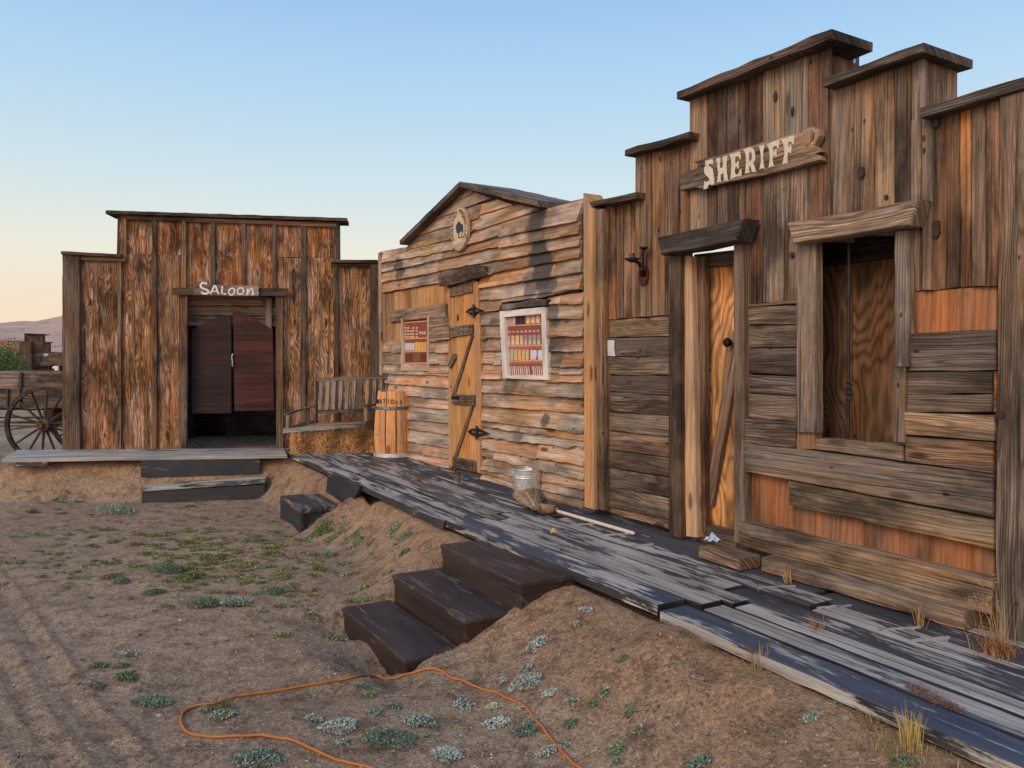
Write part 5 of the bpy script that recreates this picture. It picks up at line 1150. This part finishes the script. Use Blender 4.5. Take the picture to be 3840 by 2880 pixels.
ar0=bf.sz(px('W',1680,690)); ar1=bb.sz(px('W',2050,640)); mb=MB(); beam(mb,PL(ar0,bf)+bf.n*.05,PL(ar1,bb),.06,.022,(0,0,1),GW,.001); mb.build('armrest',M['board'],be)
bs_('arm_post',bf,[(1640,985),(1698,975),(1698,705),(1625,705)],-.02,.015,(.27,.25,.24),'v')
p0=PL(bf.sz(px('W',215,850)),bf).lerp(PL(bb.sz(px('W',735,690)),bb),.75); mb=MB(); beam(mb,p0-Vector((0,0,.01)),p0-Vector((0,0,.30)),.03,.045,(0,1,0),GW,.001); mb.build('arm_post',M['board'],be)
# ================================================================== ORANGE CORD
def cord(pts,name,label):
    P_=[]
    for w_,x,y in pts: q=on_ground(px(w_,x,y)); P_.append((q.x,q.y))
    P_=smooth(P_,10); Q=[Vector((a,b,float(ground_z(a,b))+.008)) for a,b in P_]
    Q=[Q[0]]+[(Q[i-1]+Q[i]*2+Q[i+1])/4 for i in range(1,len(Q)-1)]+[Q[-1]]
    mb=MB(); tube(mb,Q,.0064,10,(.46,.15,.032)); return lab(mb.build(name,M['cord'],None,True),label,'cord')
cord([('N',2200,1700),('N',2120,1650),('N',2030,1550),('N',1960,1470),('N',1880,1370),('N',1820,1290),('N',1740,1245),('N',1640,1195),('N',1540,1170),('N',1440,1125),('N',1330,1090),('N',1270,1050),('N',1190,1040),('N',1100,1065),('N',960,1100),('N',860,1085),('N',740,1085),('N',600,1115),('N',400,1150),('N',200,1185),('N',0,1210),
      ('P',1700,1160),('P',1590,1190),('P',1480,1205),('P',1400,1235),('P',1362,1280),('P',1360,1340),('P',1400,1400),('P',1500,1430),('P',1640,1442),('P',1800,1432),('P',1950,1425),('P',2080,1440),
      ('N',150,1465),('N',290,1485),('N',400,1520),('N',500,1570),('N',600,1615),('N',700,1640),('N',800,1662),('N',900,1700)],'extension_cord','orange cord looping over the dirt in front of the brown steps')
# ================================================================== WAGON
WY=13.5
wf=Frame((0,WY,0),(1,.05,0))
wg=thing('wagon',wf.P(-6.6,0),'old grey wooden farm wagon with spoked wheels behind the saloon corner','wagon')
def wsl(nm,pts,n0,n1,t,g_='h',j=.003,w_=None,mt='board'):
    mb=MB(); slab(mb,wf,[wf.sz(p if w_ is None else px(w_,*p),n1) for p in pts],n0,n1,t,g_,j,cham=.006); return mb.build(nm,M[mt],wg)
wsl('side_board',[(-130,1457),(420,1459),(420,1395),(-130,1391)],-.04,.0,(.27,.22,.20)); wsl('side_board',[(-130,1529),(420,1532),(420,1461),(-130,1459)],-.045,-.01,(.15,.125,.105))
for k,n_ in enumerate((-1.1,)):
    mb=MB(); a=wf.sz((-130,1391)); b=wf.sz((420,1531)); slab(mb,wf,[(a[0],b[1]),(b[0],b[1]),(b[0],a[1]),(a[0],a[1])],-1.14,-1.10,(.15,.12,.10),'h'); slab(mb,wf,[(a[0],b[1]),(b[0],b[1]),(b[0],b[1]+.04),(a[0],b[1]+.04)],-1.10,-.046,(.13,.11,.09),'h'); mb.build('bed',M['board'],wg)
wsl('stake',[(68,1457),(80,1457),(81,1396),(69,1396)],0,.04,(.10,.09,.09),'v'); wsl('stake',[(71,1525),(78,1525),(79,1458),(71,1458)],0,.02,(.08,.07,.07),'v'); wsl('stake',[(20,1532),(30,1532),(29,1460),(24,1460)],0,.03,(.09,.08,.075),'v')
for y0,y1,t in [(1537,1531,(.18,.15,.13)),(1588,1580,(.20,.15,.13)),(1600,1594,(.16,.13,.12)),(1567,1562,(.10,.08,.07))]: wsl('reach_pole',[(-130,y0),(230,y0+2),(230,y1+2),(-130,y1)],-.5,-.44,t)
def wheel(c,r,off,n_=14):
    wh=thing_part('wheel',wg); C=wf.P(c[0],c[1],off)
    def ring(nm,r0,r1,h0,h1,t,mt):
        mb=MB(); lathe(mb,C,[(r0,h0),(r1,h0),(r1,h1),(r0,h1),(r0,h0)],56,t,wf.n); mb.build(nm,M[mt],wh)
    ring('tyre',r-.014,r,-.03,.03,(.07,.06,.06),'iron'); ring('rim',r-.065,r-.013,-.028,.028,(.085,.065,.052),'board')
    ring('hub',0.0,.085,-.12,.10,(.10,.08,.07),'board'); ring('hub_band',.05,.098,.02,.09,(.28,.20,.15),'board'); ring('axle_nut',0,.045,.10,.15,(.12,.05,.035),'iron')
    for k in range(n_):
        an=2*math.pi*(k+.3)/n_; dd=wf.d*math.cos(an)+wf.u*math.sin(an)
        mb=MB(); tube(mb,[C+dd*.08,C+dd*.2,C+dd*(r-.06)],[.026,.021,.016],6,(.075,.06,.05)); mb.build('spoke',M['board'],wh)
c1=wf.sz((167,1593),.14); rr_=138*WY/2951
wheel(c1,rr_,.14); wheel(c1,rr_,-1.25)
c0_=wf.sz((-560,1610),.14); wheel((c0_[0],c0_[1]),rr_*.85,.14); wheel((c0_[0],c0_[1]),rr_*.85,-1.25)
for c_ in (c1,(c0_[0],c0_[1])):
    mb=MB(); tube(mb,[wf.P(c_[0],c_[1],.1),wf.P(c_[0],c_[1],-1.2)],.04,8,(.09,.07,.06)); beam(mb,wf.P(c_[0],c_[1]+.10,-.0),wf.P(c_[0],c_[1]+.10,-1.12),.12,.16,(0,0,1),(.10,.085,.075)); mb.build('axle',M['board'],wg)
mb=MB(); zb_=wf.sz((0,1532))[1]; beam(mb,wf.P(c1[0]-.05,zb_-.06,-.05),wf.P(c1[0]-.05,zb_-.06,-1.1),.14,.12,(0,0,1),(.06,.05,.05)); mb.build('bolster',M['board'],wg)
# junk behind the wagon
jb=random.Random(9)
for k,(x,y,lbl) in enumerate([(30,1568,'rusty iron scrap left of the big wagon wheel'),(95,1562,'pale rock pile seen through the wagon spokes')]):
    pass
# ================================================================== BACKGROUND TOWN
def bgf(y): return Frame((0,y,0),(1,0,0))
b1=bgf(80)
fb=thing('false_front_store',b1.P(-4.9*10,0),'small dark plank store with stepped false front and shake porch roof far left','building')
fb.location=(b1.sz((135,1400))[0],80,0)
def bsl(nm,pts,n0,n1,t,g_='v',mt='board',par=None,fr_=b1):
    mb=MB(); slab(mb,fr_,[fr_.sz(px('BG',*p),n1) for p in pts],n0,n1,t,g_,0,cham=.01); return mb.build(nm,M[mt],par or fb)
mb=MB()
for k in range(9): 
    x0=630+k*60; slab(mb,b1,[b1.sz(px('BG',*p),.05) for p in [(x0,1000),(x0+57,1000),(x0+57,500),(x0,500)]],0,.05+.02*(k%2),jt(R.choice([(.045,.028,.02),(.07,.045,.03),(.06,.048,.04),(.11,.055,.028)]),.15),'v',0)
mb.build('front_wall',M['board'],fb)
bsl('cap_board',[(615,500),(1175,520),(1175,502),(615,478)],-.4,.3,(.03,.02,.018),'h'); 
bsl('side_wall',[(515,1260),(710,1260),(710,700),(515,695)],-.3,.03,(.07,.05,.04)); bsl('cap_board',[(515,708),(650,708),(650,690),(515,690)],-.4,.2,(.04,.03,.025),'h')
bsl('side_wall',[(1120,1000),(1275,1000),(1275,715),(1120,715)],-.3,.02,(.045,.04,.035)); bsl('cap_board',[(1160,728),(1285,728),(1285,705),(1160,705)],-.4,.2,(.03,.025,.022),'h')
bsl('lower_wall',[(520,1700),(900,1700),(900,960),(520,960)],-.25,.0,(.08,.05,.035))
bsl('lower_wall',[(880,1340),(1330,1325),(1330,1080),(880,1060)],.3,.35,(.085,.065,.058)); bsl('doorway',[(880,1700),(1700,1700),(1700,1320),(880,1320)],.0,.1,(.03,.02,.018))
mb=MB()
for k in range(9):
    t=k/9; y0=960+t*350; fr_=Frame((0,80-1.2*t-.6,0),(1,0,0)); slab(mb,fr_,[fr_.sz(px('BG',*p)) for p in [(1290+t*-250,y0+38+t*8),(2300,y0+80),(2300,y0+40),(1290-t*250,y0)]],-.25,.02,jt((.10,.08,.07),.25),'h',0)
mb.build('shake_roof',M['board'],fb)
b2=bgf(78)
bb_=thing('brick_building',(b2.sz((20,1400))[0],78,0),'low red brown brick building beyond the green shrub','building')
m=NT('far_brick'); uvn=m.n('ShaderNodeUVMap'); uvn.uv_map='UVMap'; bt=m.n('ShaderNodeTexBrick'); m.t.links.new(uvn.outputs[0],bt.inputs[0]); bt.inputs['Color1'].default_value=(.30,.115,.07,1); bt.inputs['Color2'].default_value=(.38,.18,.12,1); bt.inputs['Mortar'].default_value=(.30,.20,.16,1); bt.inputs['Scale'].default_value=1.0; bt.inputs['Brick Width'].default_value=.5; bt.inputs['Row Height'].default_value=.2; bt.inputs['Mortar Size'].default_value=.02
m.t.links.new(bt.outputs[0],m.b.inputs['Base Color']); m.b.inputs['Roughness'].default_value=.9; M['brick']=m.m
bsl('wall',[(-1200,1700),(505,1700),(505,690),(-1200,665)],-4,0,(.3,.13,.08),'h','brick',bb_,b2); bsl('parapet',[(-1210,690),(512,700),(512,682),(-1210,660)],-4.05,.06,(.32,.15,.10),'h','brick',bb_,b2)
b3_=bgf(72); mb=MB(); slab(mb,b3_,[b3_.sz(px('BG',*p)) for p in [(1440,1470),(1490,1470),(1510,1420),(1512,1335),(1440,1328),(1380,1345),(1360,1378),(1400,1400),(1425,1395),(1435,1440)]],-.12,.12,(.78,.76,.62),'h',0,cham=.02); lab(mb.build('cattle_cutout',M['paint']),'pale cream cow head shaped cutout below the porch roof','cutout')
# shrub
def shrub(c,rx,ry,rz,n_,cols,name,label,leaf=.16,cat='shrub',seed=1):
    g_=random.Random(seed); t=thing(name,(c[0],c[1],0),label,cat); mb=MB()
    for k in range(7):
        an=k*.9; tube(mb,[Vector((c[0],c[1],-.1)),Vector((c[0]+.4*rx*math.cos(an),c[1]+.4*ry*math.sin(an),rz*.6)),Vector((c[0]+.75*rx*math.cos(an),c[1]+.7*ry*math.sin(an),rz*(1.1+.2*math.sin(k*2))))],[.08,.05,.02],5,(.12,.09,.06))
    mb.build('stem',M['board'],t); mb=MB(); lobes=[(g_.gauss(0,.45),g_.gauss(0,.4),g_.uniform(.3,1.05),g_.uniform(.3,.5)) for _ in range(16)]
    for k in range(n_):
        l=g_.choice(lobes); d_=Vector((g_.gauss(0,1),g_.gauss(0,1),g_.gauss(0,1))).normalized()*(g_.random()**.4)*l[3]
        p=Vector((c[0]+(l[0]+d_.x)*rx,c[1]+(l[1]+d_.y)*ry,max(.05,(l[2]+d_.z)*rz))); a=Vector((g_.gauss(0,1),g_.gauss(0,1),g_.gauss(0,1))).normalized()*leaf*g_.uniform(.5,1.1); b=a.orthogonal().normalized()*leaf*.35
        mb.add([p-a*.5,p+b*.5,p+a*.5,p-b*.5],[(0,1,2,3)],[[(0,0)]*4],g_.choice(cols))
    mb.build('foliage',M['leaf'],t)
GR=[(.07,.13,.035),(.10,.18,.05),(.05,.09,.03),(.15,.22,.07)]
z3=zpoint; SY=34
shrub((-22.2,SY),1.35,1.2,2.0,6500,GR,'green_shrub','tall bright green shrub standing behind the wagon box',.13,seed=4)
shrub((-20.7,SY-.6),.95,.8,.9,2600,GR+[(.20,.26,.10)],'green_shrub','low leafy shrub spreading right from the tall shrub',.12,seed=6)
shrub((-62,104),5,3,1.9,2600,[(.24,.28,.12),(.30,.33,.16),(.18,.22,.10)],'green_shrub','pale green bush on the slope right of the dark plank store',.5,seed=8)
# hills
hv=[];hfc=[];na=220
for j in range(14):
    for i in range(na):
        an=math.radians(-75+150*i/(na-1)); r=900+j*60; base=j/13
        hgt=math.sin(base*math.pi*.5)*(72+float(vnoise(np.array(an*6),np.array(0.),1,3))*46+float(vnoise(np.array(an*30),np.array(0.),1,4))*6)
        hgt+=float(vnoise(np.array(an*60),np.array(j*.6),1,5))*9*math.sin(base*math.pi)
        hv.append((r*math.sin(an),r*math.cos(an),hgt*1.03-4))
for j in range(13):
    for i in range(na-1): a=j*na+i; hfc.append((a,a+1,a+na+1,a+na))
me=bpy.data.meshes.new('hills'); me.from_pydata(hv,[],hfc); me.polygons.foreach_set('use_smooth',[True]*len(hfc))
m=NT('hill_soil'); g=m.n('ShaderNodeNewGeometry'); P=g.outputs['Position']
n1=m.noise(P,.012,5,.6); n2=m.noise(m.vm('MULTIPLY',P,(1,1,2.2)),.05,4,.6)
col=m.mix(m.mr(n1,.35,.65),(.55,.36,.27),(.42,.30,.25)); col=m.mix(m.mr(n2,.60,.64,0,.75),col,(.09,.10,.08)); m.set(m.b.inputs['Base Color'],col); m.b.inputs['Roughness'].default_value=1
me.materials.append(m.m); ho=bpy.data.objects.new('hills',me); COL.objects.link(ho); lab(ho,kind='structure')
# ================================================================== PLANTS
pr_=random.Random(21)
SIL=[(.46,.52,.47),(.38,.45,.41),(.55,.60,.55),(.26,.33,.29)]; DG=[(.16,.23,.17),(.11,.17,.12),(.24,.31,.24),(.20,.27,.20)]; GN=[(.12,.21,.07),(.16,.25,.09),(.09,.15,.06),(.24,.28,.10)]
def hump(px_,py_,rx,cols,mb,dens=1.0,hgt=.35,leaf=None,ryk=.8,ang=None):
    q=on_ground((px_,py_)); dd=(q-EYE).length; r=rx*dd/2951; lf=leaf or (.0075+.0009*dd)
    n_=int(min(1500,max(28,dens*2.0*r*r*3.14/(lf*lf*.42)))); an0=pr_.random()*6
    lob=[pr_.uniform(.65,1.15) for _ in range(7)]; ang=pr_.uniform(-.5,.5) if ang is None else ang
    for k in range(n_):
        th=pr_.random()*6.283; u=(th/6.283)*7; i=int(u)%7; rl=lob[i]*(1-(u%1))+lob[(i+1)%7]*(u%1)
        rr=pr_.random()**.6*rl; ex,ey=r*rr*math.cos(th),r*ryk*rr*math.sin(th)
        x=q.x+ex*math.cos(ang)-ey*math.sin(ang); y=q.y+ex*math.sin(ang)+ey*math.cos(ang)
        z=float(ground_z(x,y))+max(0,(1-rr*rr))*r*hgt*pr_.uniform(.3,1)+.003
        p=Vector((x,y,z)); a=Vector((pr_.gauss(0,1),pr_.gauss(0,1),abs(pr_.gauss(0,.8)))).normalized()*lf*pr_.uniform(.6,1.2); b=a.cross(Vector((pr_.gauss(0,.6),pr_.gauss(0,.6),1))).normalized()*lf*.36
        mb.add([p,p+a*.5+b,p+a,p+a*.5-b],[(0,1,2,3)],[[(0,0)]*4],pr_.choice(cols))
def mat_plant(w_,x,y,rx,cols,label,name='mat_plant',cat='plant',group='low mat plants on the dirt',**k):
    X_,Y_=px(w_,x,y); mb=MB(); hump(X_,Y_,rx/WIN[w_][2],cols,mb,**k); return lab(mb.build(name,M['leaf']),label,cat,group)
PL_=[('N',1880,880,72,SIL,'silvery mat plant on bare dirt right of the lowest brown step'),('N',1812,1035,52,SIL+DG,'thin grey green mat just above the big silvery patch by the cord'),
('N',1815,1135,112,SIL,'large silvery mat right of the orange cord below the steps'),('N',1665,1112,34,SIL,'tiny pale mat touching the left of the large silvery mat'),
('N',1965,1197,52,SIL,'small silvery mat below right of the large silvery mat'),('N',2098,1245,44,SIL+DG,'small dark and silver mat farthest right of the cord row'),
('N',1412,1262,66,SIL,'rounded silvery mat inside the cord loop below the top bend'),('N',1607,1277,50,[(.36,.42,.26),(.46,.50,.36),(.55,.58,.46)],'yellowish green mat left of where the cord turns down'),
('N',1778,1287,36,[(.34,.38,.24),(.42,.46,.34)],'olive mat half under the cord at its right turn'),('N',1627,1382,78,SIL,'whitish silvery mat left of the descending cord'),
('N',1850,1362,46,SIL+DG,'grey mat touching the descending cord on its left'),('N',1800,1440,92,DG,'dark grey green mat sloping left of the descending cord'),
('N',2097,1387,56,DG,'dull green mat right of the descending cord'),('N',1955,1560,70,SIL,'silvery mat left half of the pair split by the cord near the bottom'),('N',2050,1525,42,SIL+DG,'grey mat right of the cord near the bottom edge'),
('N',1307,1590,112,SIL,'broad whitish mat at the bottom between the two cord strands'),('N',850,1307,60,DG+SIL[:1],'grey green mat above the big silvery left mat'),
('N',978,1272,48,DG,'thin green mat right of the grey green one inside the loop'),('N',470,1357,66,SIL+DG,'small silvery mat nearest the left of the cord loop'),
('N',640,1410,122,SIL,'big silvery mat in the left of the cord loop'),('N',650,1505,48,SIL+DG,'trailing grey tail under the big silvery left mat'),
('N',1135,1375,112,SIL+DG,'silvery grey mat above right of the dark green cushion'),('N',925,1500,185,DG,'wide dark green cushion plant in the middle of the cord loop'),
('N',95,1620,150,DG+SIL[:1],'wide sage green cushion at the bottom left of the cord loop'),('N',822,1207,42,GN,'small bright green mat below the cord hump'),('N',772,1145,44,DG,'thin dark mat just under the cord hump'),
('O',560,550,54,SIL,'narrow whitish mat right of the top brown step'),('O',492,657,46,SIL+GN,'small pale green mat below the narrow whitish mat'),('O',432,505,30,DG,'tiny weed at the dirt edge by the top brown step'),
('O',690,1137,50,GN+SIL,'green mat below the crumbled earth'),('O',602,1217,42,DG+GN,'small dark green mat left of the ring shaped weed'),('O',865,1270,48,DG+GN,'ring shaped green weed in the bare dirt'),
('O',925,1407,52,GN+SIL[:1],'starry bright green weed in the lower bare dirt'),('O',770,1540,78,GN+SIL[:1],'round green and white rosette near the bottom edge'),('O',780,1620,44,SIL+DG,'pale sprig below the green and white rosette'),
('O',1350,1645,95,DG,'dark green mat cut by the bottom edge'),('O',810,905,48,DG+GN,'green weed left of the crumbled earth'),
('J',940,1088,40,DG+GN,'small blue green weed in the dirt under the walk'),('J',722,1190,66,DG+SIL,'flat grey green mat in the dirt well below the walk'),('J',1380,1490,80,DG+GN,'green mat at the bottom right under the walk edge'),
('P',968,820,70,SIL+DG,'silver green mat in the left yard beside the wheel tracks'),('P',745,902,62,DG+GN,'dark green mat touching the wheel tracks'),('P',908,905,58,DG+GN,'green mat between the silver mat and the tracks'),
('P',945,990,85,DG+GN,'largest green mat beside the wheel tracks'),('P',735,1050,48,DG,'small dark mat under the largest track side mat'),('P',1150,1182,130,DG,'long flat dark mat left of the cord bend'),
('P',1665,1275,100,SIL+GN,'silvery mat under the green tuft at the cord bend'),('P',1540,1235,55,DG,'dark weed on the cord bend'),
('P',1240,180,150,GN+DG,'long green mat in the middle yard'),('P',1420,242,105,GN+[(.30,.24,.08)],'olive green mat in the middle yard with yellow spots'),('P',1540,440,130,DG+GN,'long dark mat below the olive ones'),('P',1765,440,130,DG+SIL,'long silver tinged mat right of the long dark mat'),
('P',2040,345,95,GN+DG,'green mat up the slope left of the brown steps'),('P',1160,352,75,GN,'small green mat left of the dead twigs'),('P',905,268,75,DG,'thin dark mat alone left of the green patches'),
('M',470,1175,45,SIL+DG,'grey green mat at the foot of the bank under the saloon walk'),('M',250,1252,50,GN+DG,'small weed in the far left yard'),('M',860,1255,170,SIL+GN,'wide pale mat in the yard before the black step'),
('C',450,1545,105,GN,'bright green mat just below the small sunken step'),('C',1045,1535,75,SIL+GN,'pale green mat on the bank under the walk joint'),('C',1150,1580,75,SIL+GN,'second pale green mat on the bank nearer the brown steps'),
('N',735,242,58,GN+SIL[:1],'green mat on the slope left of the top brown step'),('N',560,315,68,SIL+GN,'pale mat on the slope below the bright green one'),('N',498,398,46,GN,'yellow green mat above the small stones of the slope'),('N',1040,298,42,DG+GN,'small mat right above the middle brown step')]
for a in PL_: mat_plant(*a)
# countless low weeds between
mb=MB()
def scat(w_,cx,cy,sx,sy,n_,cols,r0,r1):
    for _ in range(n_):
        x,y=px(w_,cx+pr_.gauss(0,sx),cy+pr_.gauss(0,sy))
        if x<-60 or y>2900: continue
        q=on_ground((x,y)); e=(q.x-FA.o.x)*FN.x+(q.y-FA.o.y)*FN.y
        if e<1.35 or q.z>.4 or q.y>9.3: continue
        hump(x,y,pr_.uniform(r0,r1)*pr_.random()**.4,cols,mb,dens=.5,hgt=.2,ryk=.6)
YG=GN+[(.30,.27,.08),(.34,.22,.08),(.25,.27,.12)]
scat('P',1500,150,330,130,100,YG,13,48); scat('M',1500,1480,330,90,80,YG,12,38); scat('N',330,420,230,200,95,YG+SIL[:1],14,48); scat('P',500,150,320,140,44,YG+DG,10,34)
scat('M',700,1350,400,140,45,YG+DG,8,26); scat('N',650,180,220,90,30,GN+SIL[:2],10,26); scat('P',1000,900,500,350,26,DG,5,14); scat('N',1300,1350,500,200,22,DG+SIL,5,14); scat('O',1100,1100,400,300,18,DG+[(.33,.22,.1)],4,12)
lab(mb.build('ground_cover',M['leaf']),kind='stuff')
V=[];F=[];T=[]; g_=random.Random(8)
for k in range(1500):
    u=g_.random()
    if u<.45: w_,cx,cy,sx,sy='N',500,420,420,230
    elif u<.7: w_,cx,cy,sx,sy='M',1900,1150,260,90
    elif u<.85: w_,cx,cy,sx,sy='O',1200,800,500,420
    else: w_,cx,cy,sx,sy='P',900,700,600,500
    x,y=px(w_,g_.gauss(cx,sx),g_.gauss(cy,sy))
    if y>2870 or y<1760: continue
    q=on_ground((x,y)); e=(q.x-FA.o.x)*FN.x+(q.y-FA.o.y)*FN.y
    if e<1.3 or q.y>9.2 or (e<2.2 and abs((q.x-FA.o.x)*FD.x+(q.y-FA.o.y)*FD.y+.3)<.7): continue
    an=g_.random()*6.28; L_=g_.uniform(.008,.03); wd=g_.uniform(.0012,.004); b=len(V); dx,dy=math.cos(an)*L_,math.sin(an)*L_; z=.005
    V+=[(q.x-dy*wd/L_,q.y+dx*wd/L_,q.z+z),(q.x+dy*wd/L_,q.y-dx*wd/L_,q.z+z),(q.x+dx,q.y+dy,float(ground_z(q.x+dx,q.y+dy))+z+g_.uniform(0,.006))]; F.append((b,b+1,b+2)); T+=[g_.choice([(.52,.38,.20),(.44,.28,.13),(.56,.46,.30),(.30,.18,.10),(.20,.13,.09)])]*3
batch('litter','straw',V,F,T)
# dry grass
def tuft(w_,x,y,n_,hh,cols,label,spread=.05,lean=.5,on='g',name='dry_grass',heads=False,seed=0):
    g_=random.Random(seed+77); q=on_ground(px(w_,x,y)) if on=='g' else on_walk(px(w_,x,y)); mb=MB()
    for k in range(n_):
        b=q+Vector((g_.gauss(0,spread*.4),g_.gauss(0,spread*.4),0)); an=g_.random()*6.283; L_=hh*g_.uniform(.35,1.05); ln=g_.uniform(.1,1)*lean
        dx=Vector((math.cos(an),math.sin(an),0)); p1=b+dx*L_*ln*.35+Vector((0,0,L_*.55)); p2=b+dx*L_*ln+Vector((0,0,L_*(1-.25*ln)))
        sd_=Vector((-dx.y,dx.x,0)).lerp(Vector((1,0,0)),.5).normalized()*.0018; c=g_.choice(cols)
        mb.add([b-sd_,b+sd_,p1+sd_,p2+sd_*.3,p2-sd_*.3,p1-sd_],[(0,1,2,5),(5,2,3,4)],[[(0,0)]*4]*2,c)
        if heads and k%3==0:
            for j in range(14):
                h_=p2+(p2-p1)*g_.uniform(-.3,.15)+Vector((g_.gauss(0,.006),g_.gauss(0,.006),0)); a=Vector((g_.gauss(0,1),g_.gauss(0,1),g_.gauss(0,1)+.8)).normalized()*.03; s2=a.orthogonal().normalized()*.0012
                mb.add([h_-s2,h_+s2,h_+a],[(0,1,2)],[[(0,0)]*3],(.50,.38,.18))
    return lab(mb.build(name,M['straw']),label,'grass','dry grass tufts')
DRY=[(.44,.28,.12),(.50,.36,.17),(.36,.20,.08),(.40,.27,.14)]
tuft('J',2050,740,150,.12,[(.38,.19,.07),(.46,.26,.11),(.30,.15,.06)],'dense rust coloured grass clump at the foot of the big right post',.10,1.3,'w',seed=1)
tuft('J',2020,690,24,.34,DRY,'tall dry seed stalks rising against the big right post',.10,.55,'w',heads=True,seed=2)
tuft('J',1500,545,26,.12,DRY,'small dry tuft in the plank gap beside the long beam end',.03,.7,'w',seed=3)
tuft('J',575,245,22,.15,DRY,'thin dry tuft beside the long beam near the wood block',.03,.5,'w',seed=4)
tuft('J',770,560,26,.08,[(.30,.16,.09),(.38,.22,.12)],'short red brown tuft at the raised plank end',.05,.7,'w',seed=5)
tuft('J',1435,1400,70,.17,[(.50,.40,.13),(.42,.34,.12),(.55,.42,.17)],'bright yellow grass tuft against the walk edge at the bottom right',.04,.35,seed=6)
tuft('J',1240,1385,90,.07,[(.42,.34,.14),(.34,.30,.14),(.46,.36,.2)],'low yellow green weed left of the bright yellow tuft',.10,1.2,seed=7)
tuft('J',410,830,60,.12,[(.40,.28,.12),(.30,.24,.12)],'dry weed growing against the middle of the walk edge',.08,.8,seed=8)
tuft('J',1560,1460,90,.05,[(.44,.34,.16),(.30,.28,.14)],'low straw coloured weed patch at the bottom right corner of the dirt',.16,1.4,seed=9)
tuft('J',1140,1190,40,.07,[(.42,.30,.12),(.34,.27,.12)],'dry twiggy weed under the walk edge above the yellow tuft',.06,1.1,seed=10)
tuft('P',1680,1235,70,.08,[(.16,.20,.07),(.24,.24,.09)],'green grass tuft at the cord bend',.06,.8,seed=11)
tuft('N',920,1060,50,.06,[(.50,.42,.30),(.40,.32,.22)],'bleached dry roots at the foot of the lowest brown step',.06,1.3,seed=12)
tuft('C',1235,1110,26,.07,DRY,'small orange tuft between the planks in front of the store',.04,.9,'w',seed=13)
tuft('C',440,915,30,.05,DRY,'short straw wisps at the far end of the walk by the bale',.06,1.2,'w',seed=14)
tuft('C',1590,1140,14,.13,[(.42,.36,.28)],'thin pale stalks on the planks before the store door',.05,.4,'w',seed=15)
# russet moss-like weed on the near planks
mb=MB(); g_=random.Random(5)
for k in range(900):
    t=g_.random(); x=1400+t*390+g_.gauss(0,18); y=950+t*180+g_.gauss(0,20)*(1-abs(t-.4)); q=on_walk(px('J',x,y)); a=Vector((g_.gauss(0,.6),g_.gauss(0,.6),abs(g_.gauss(.8,.4)))).normalized()*g_.uniform(.008,.02); s2=a.orthogonal().normalized()*.0016
    mb.add([q-s2,q+s2,q+a],[(0,1,2)],[[(0,0)]*3],g_.choice([(.20,.10,.075),(.26,.15,.11),(.16,.09,.07),(.30,.20,.15)]))
lab(mb.build('russet_weed',M['straw']),'low russet weed growing along a gap in the near blue planks','weed')
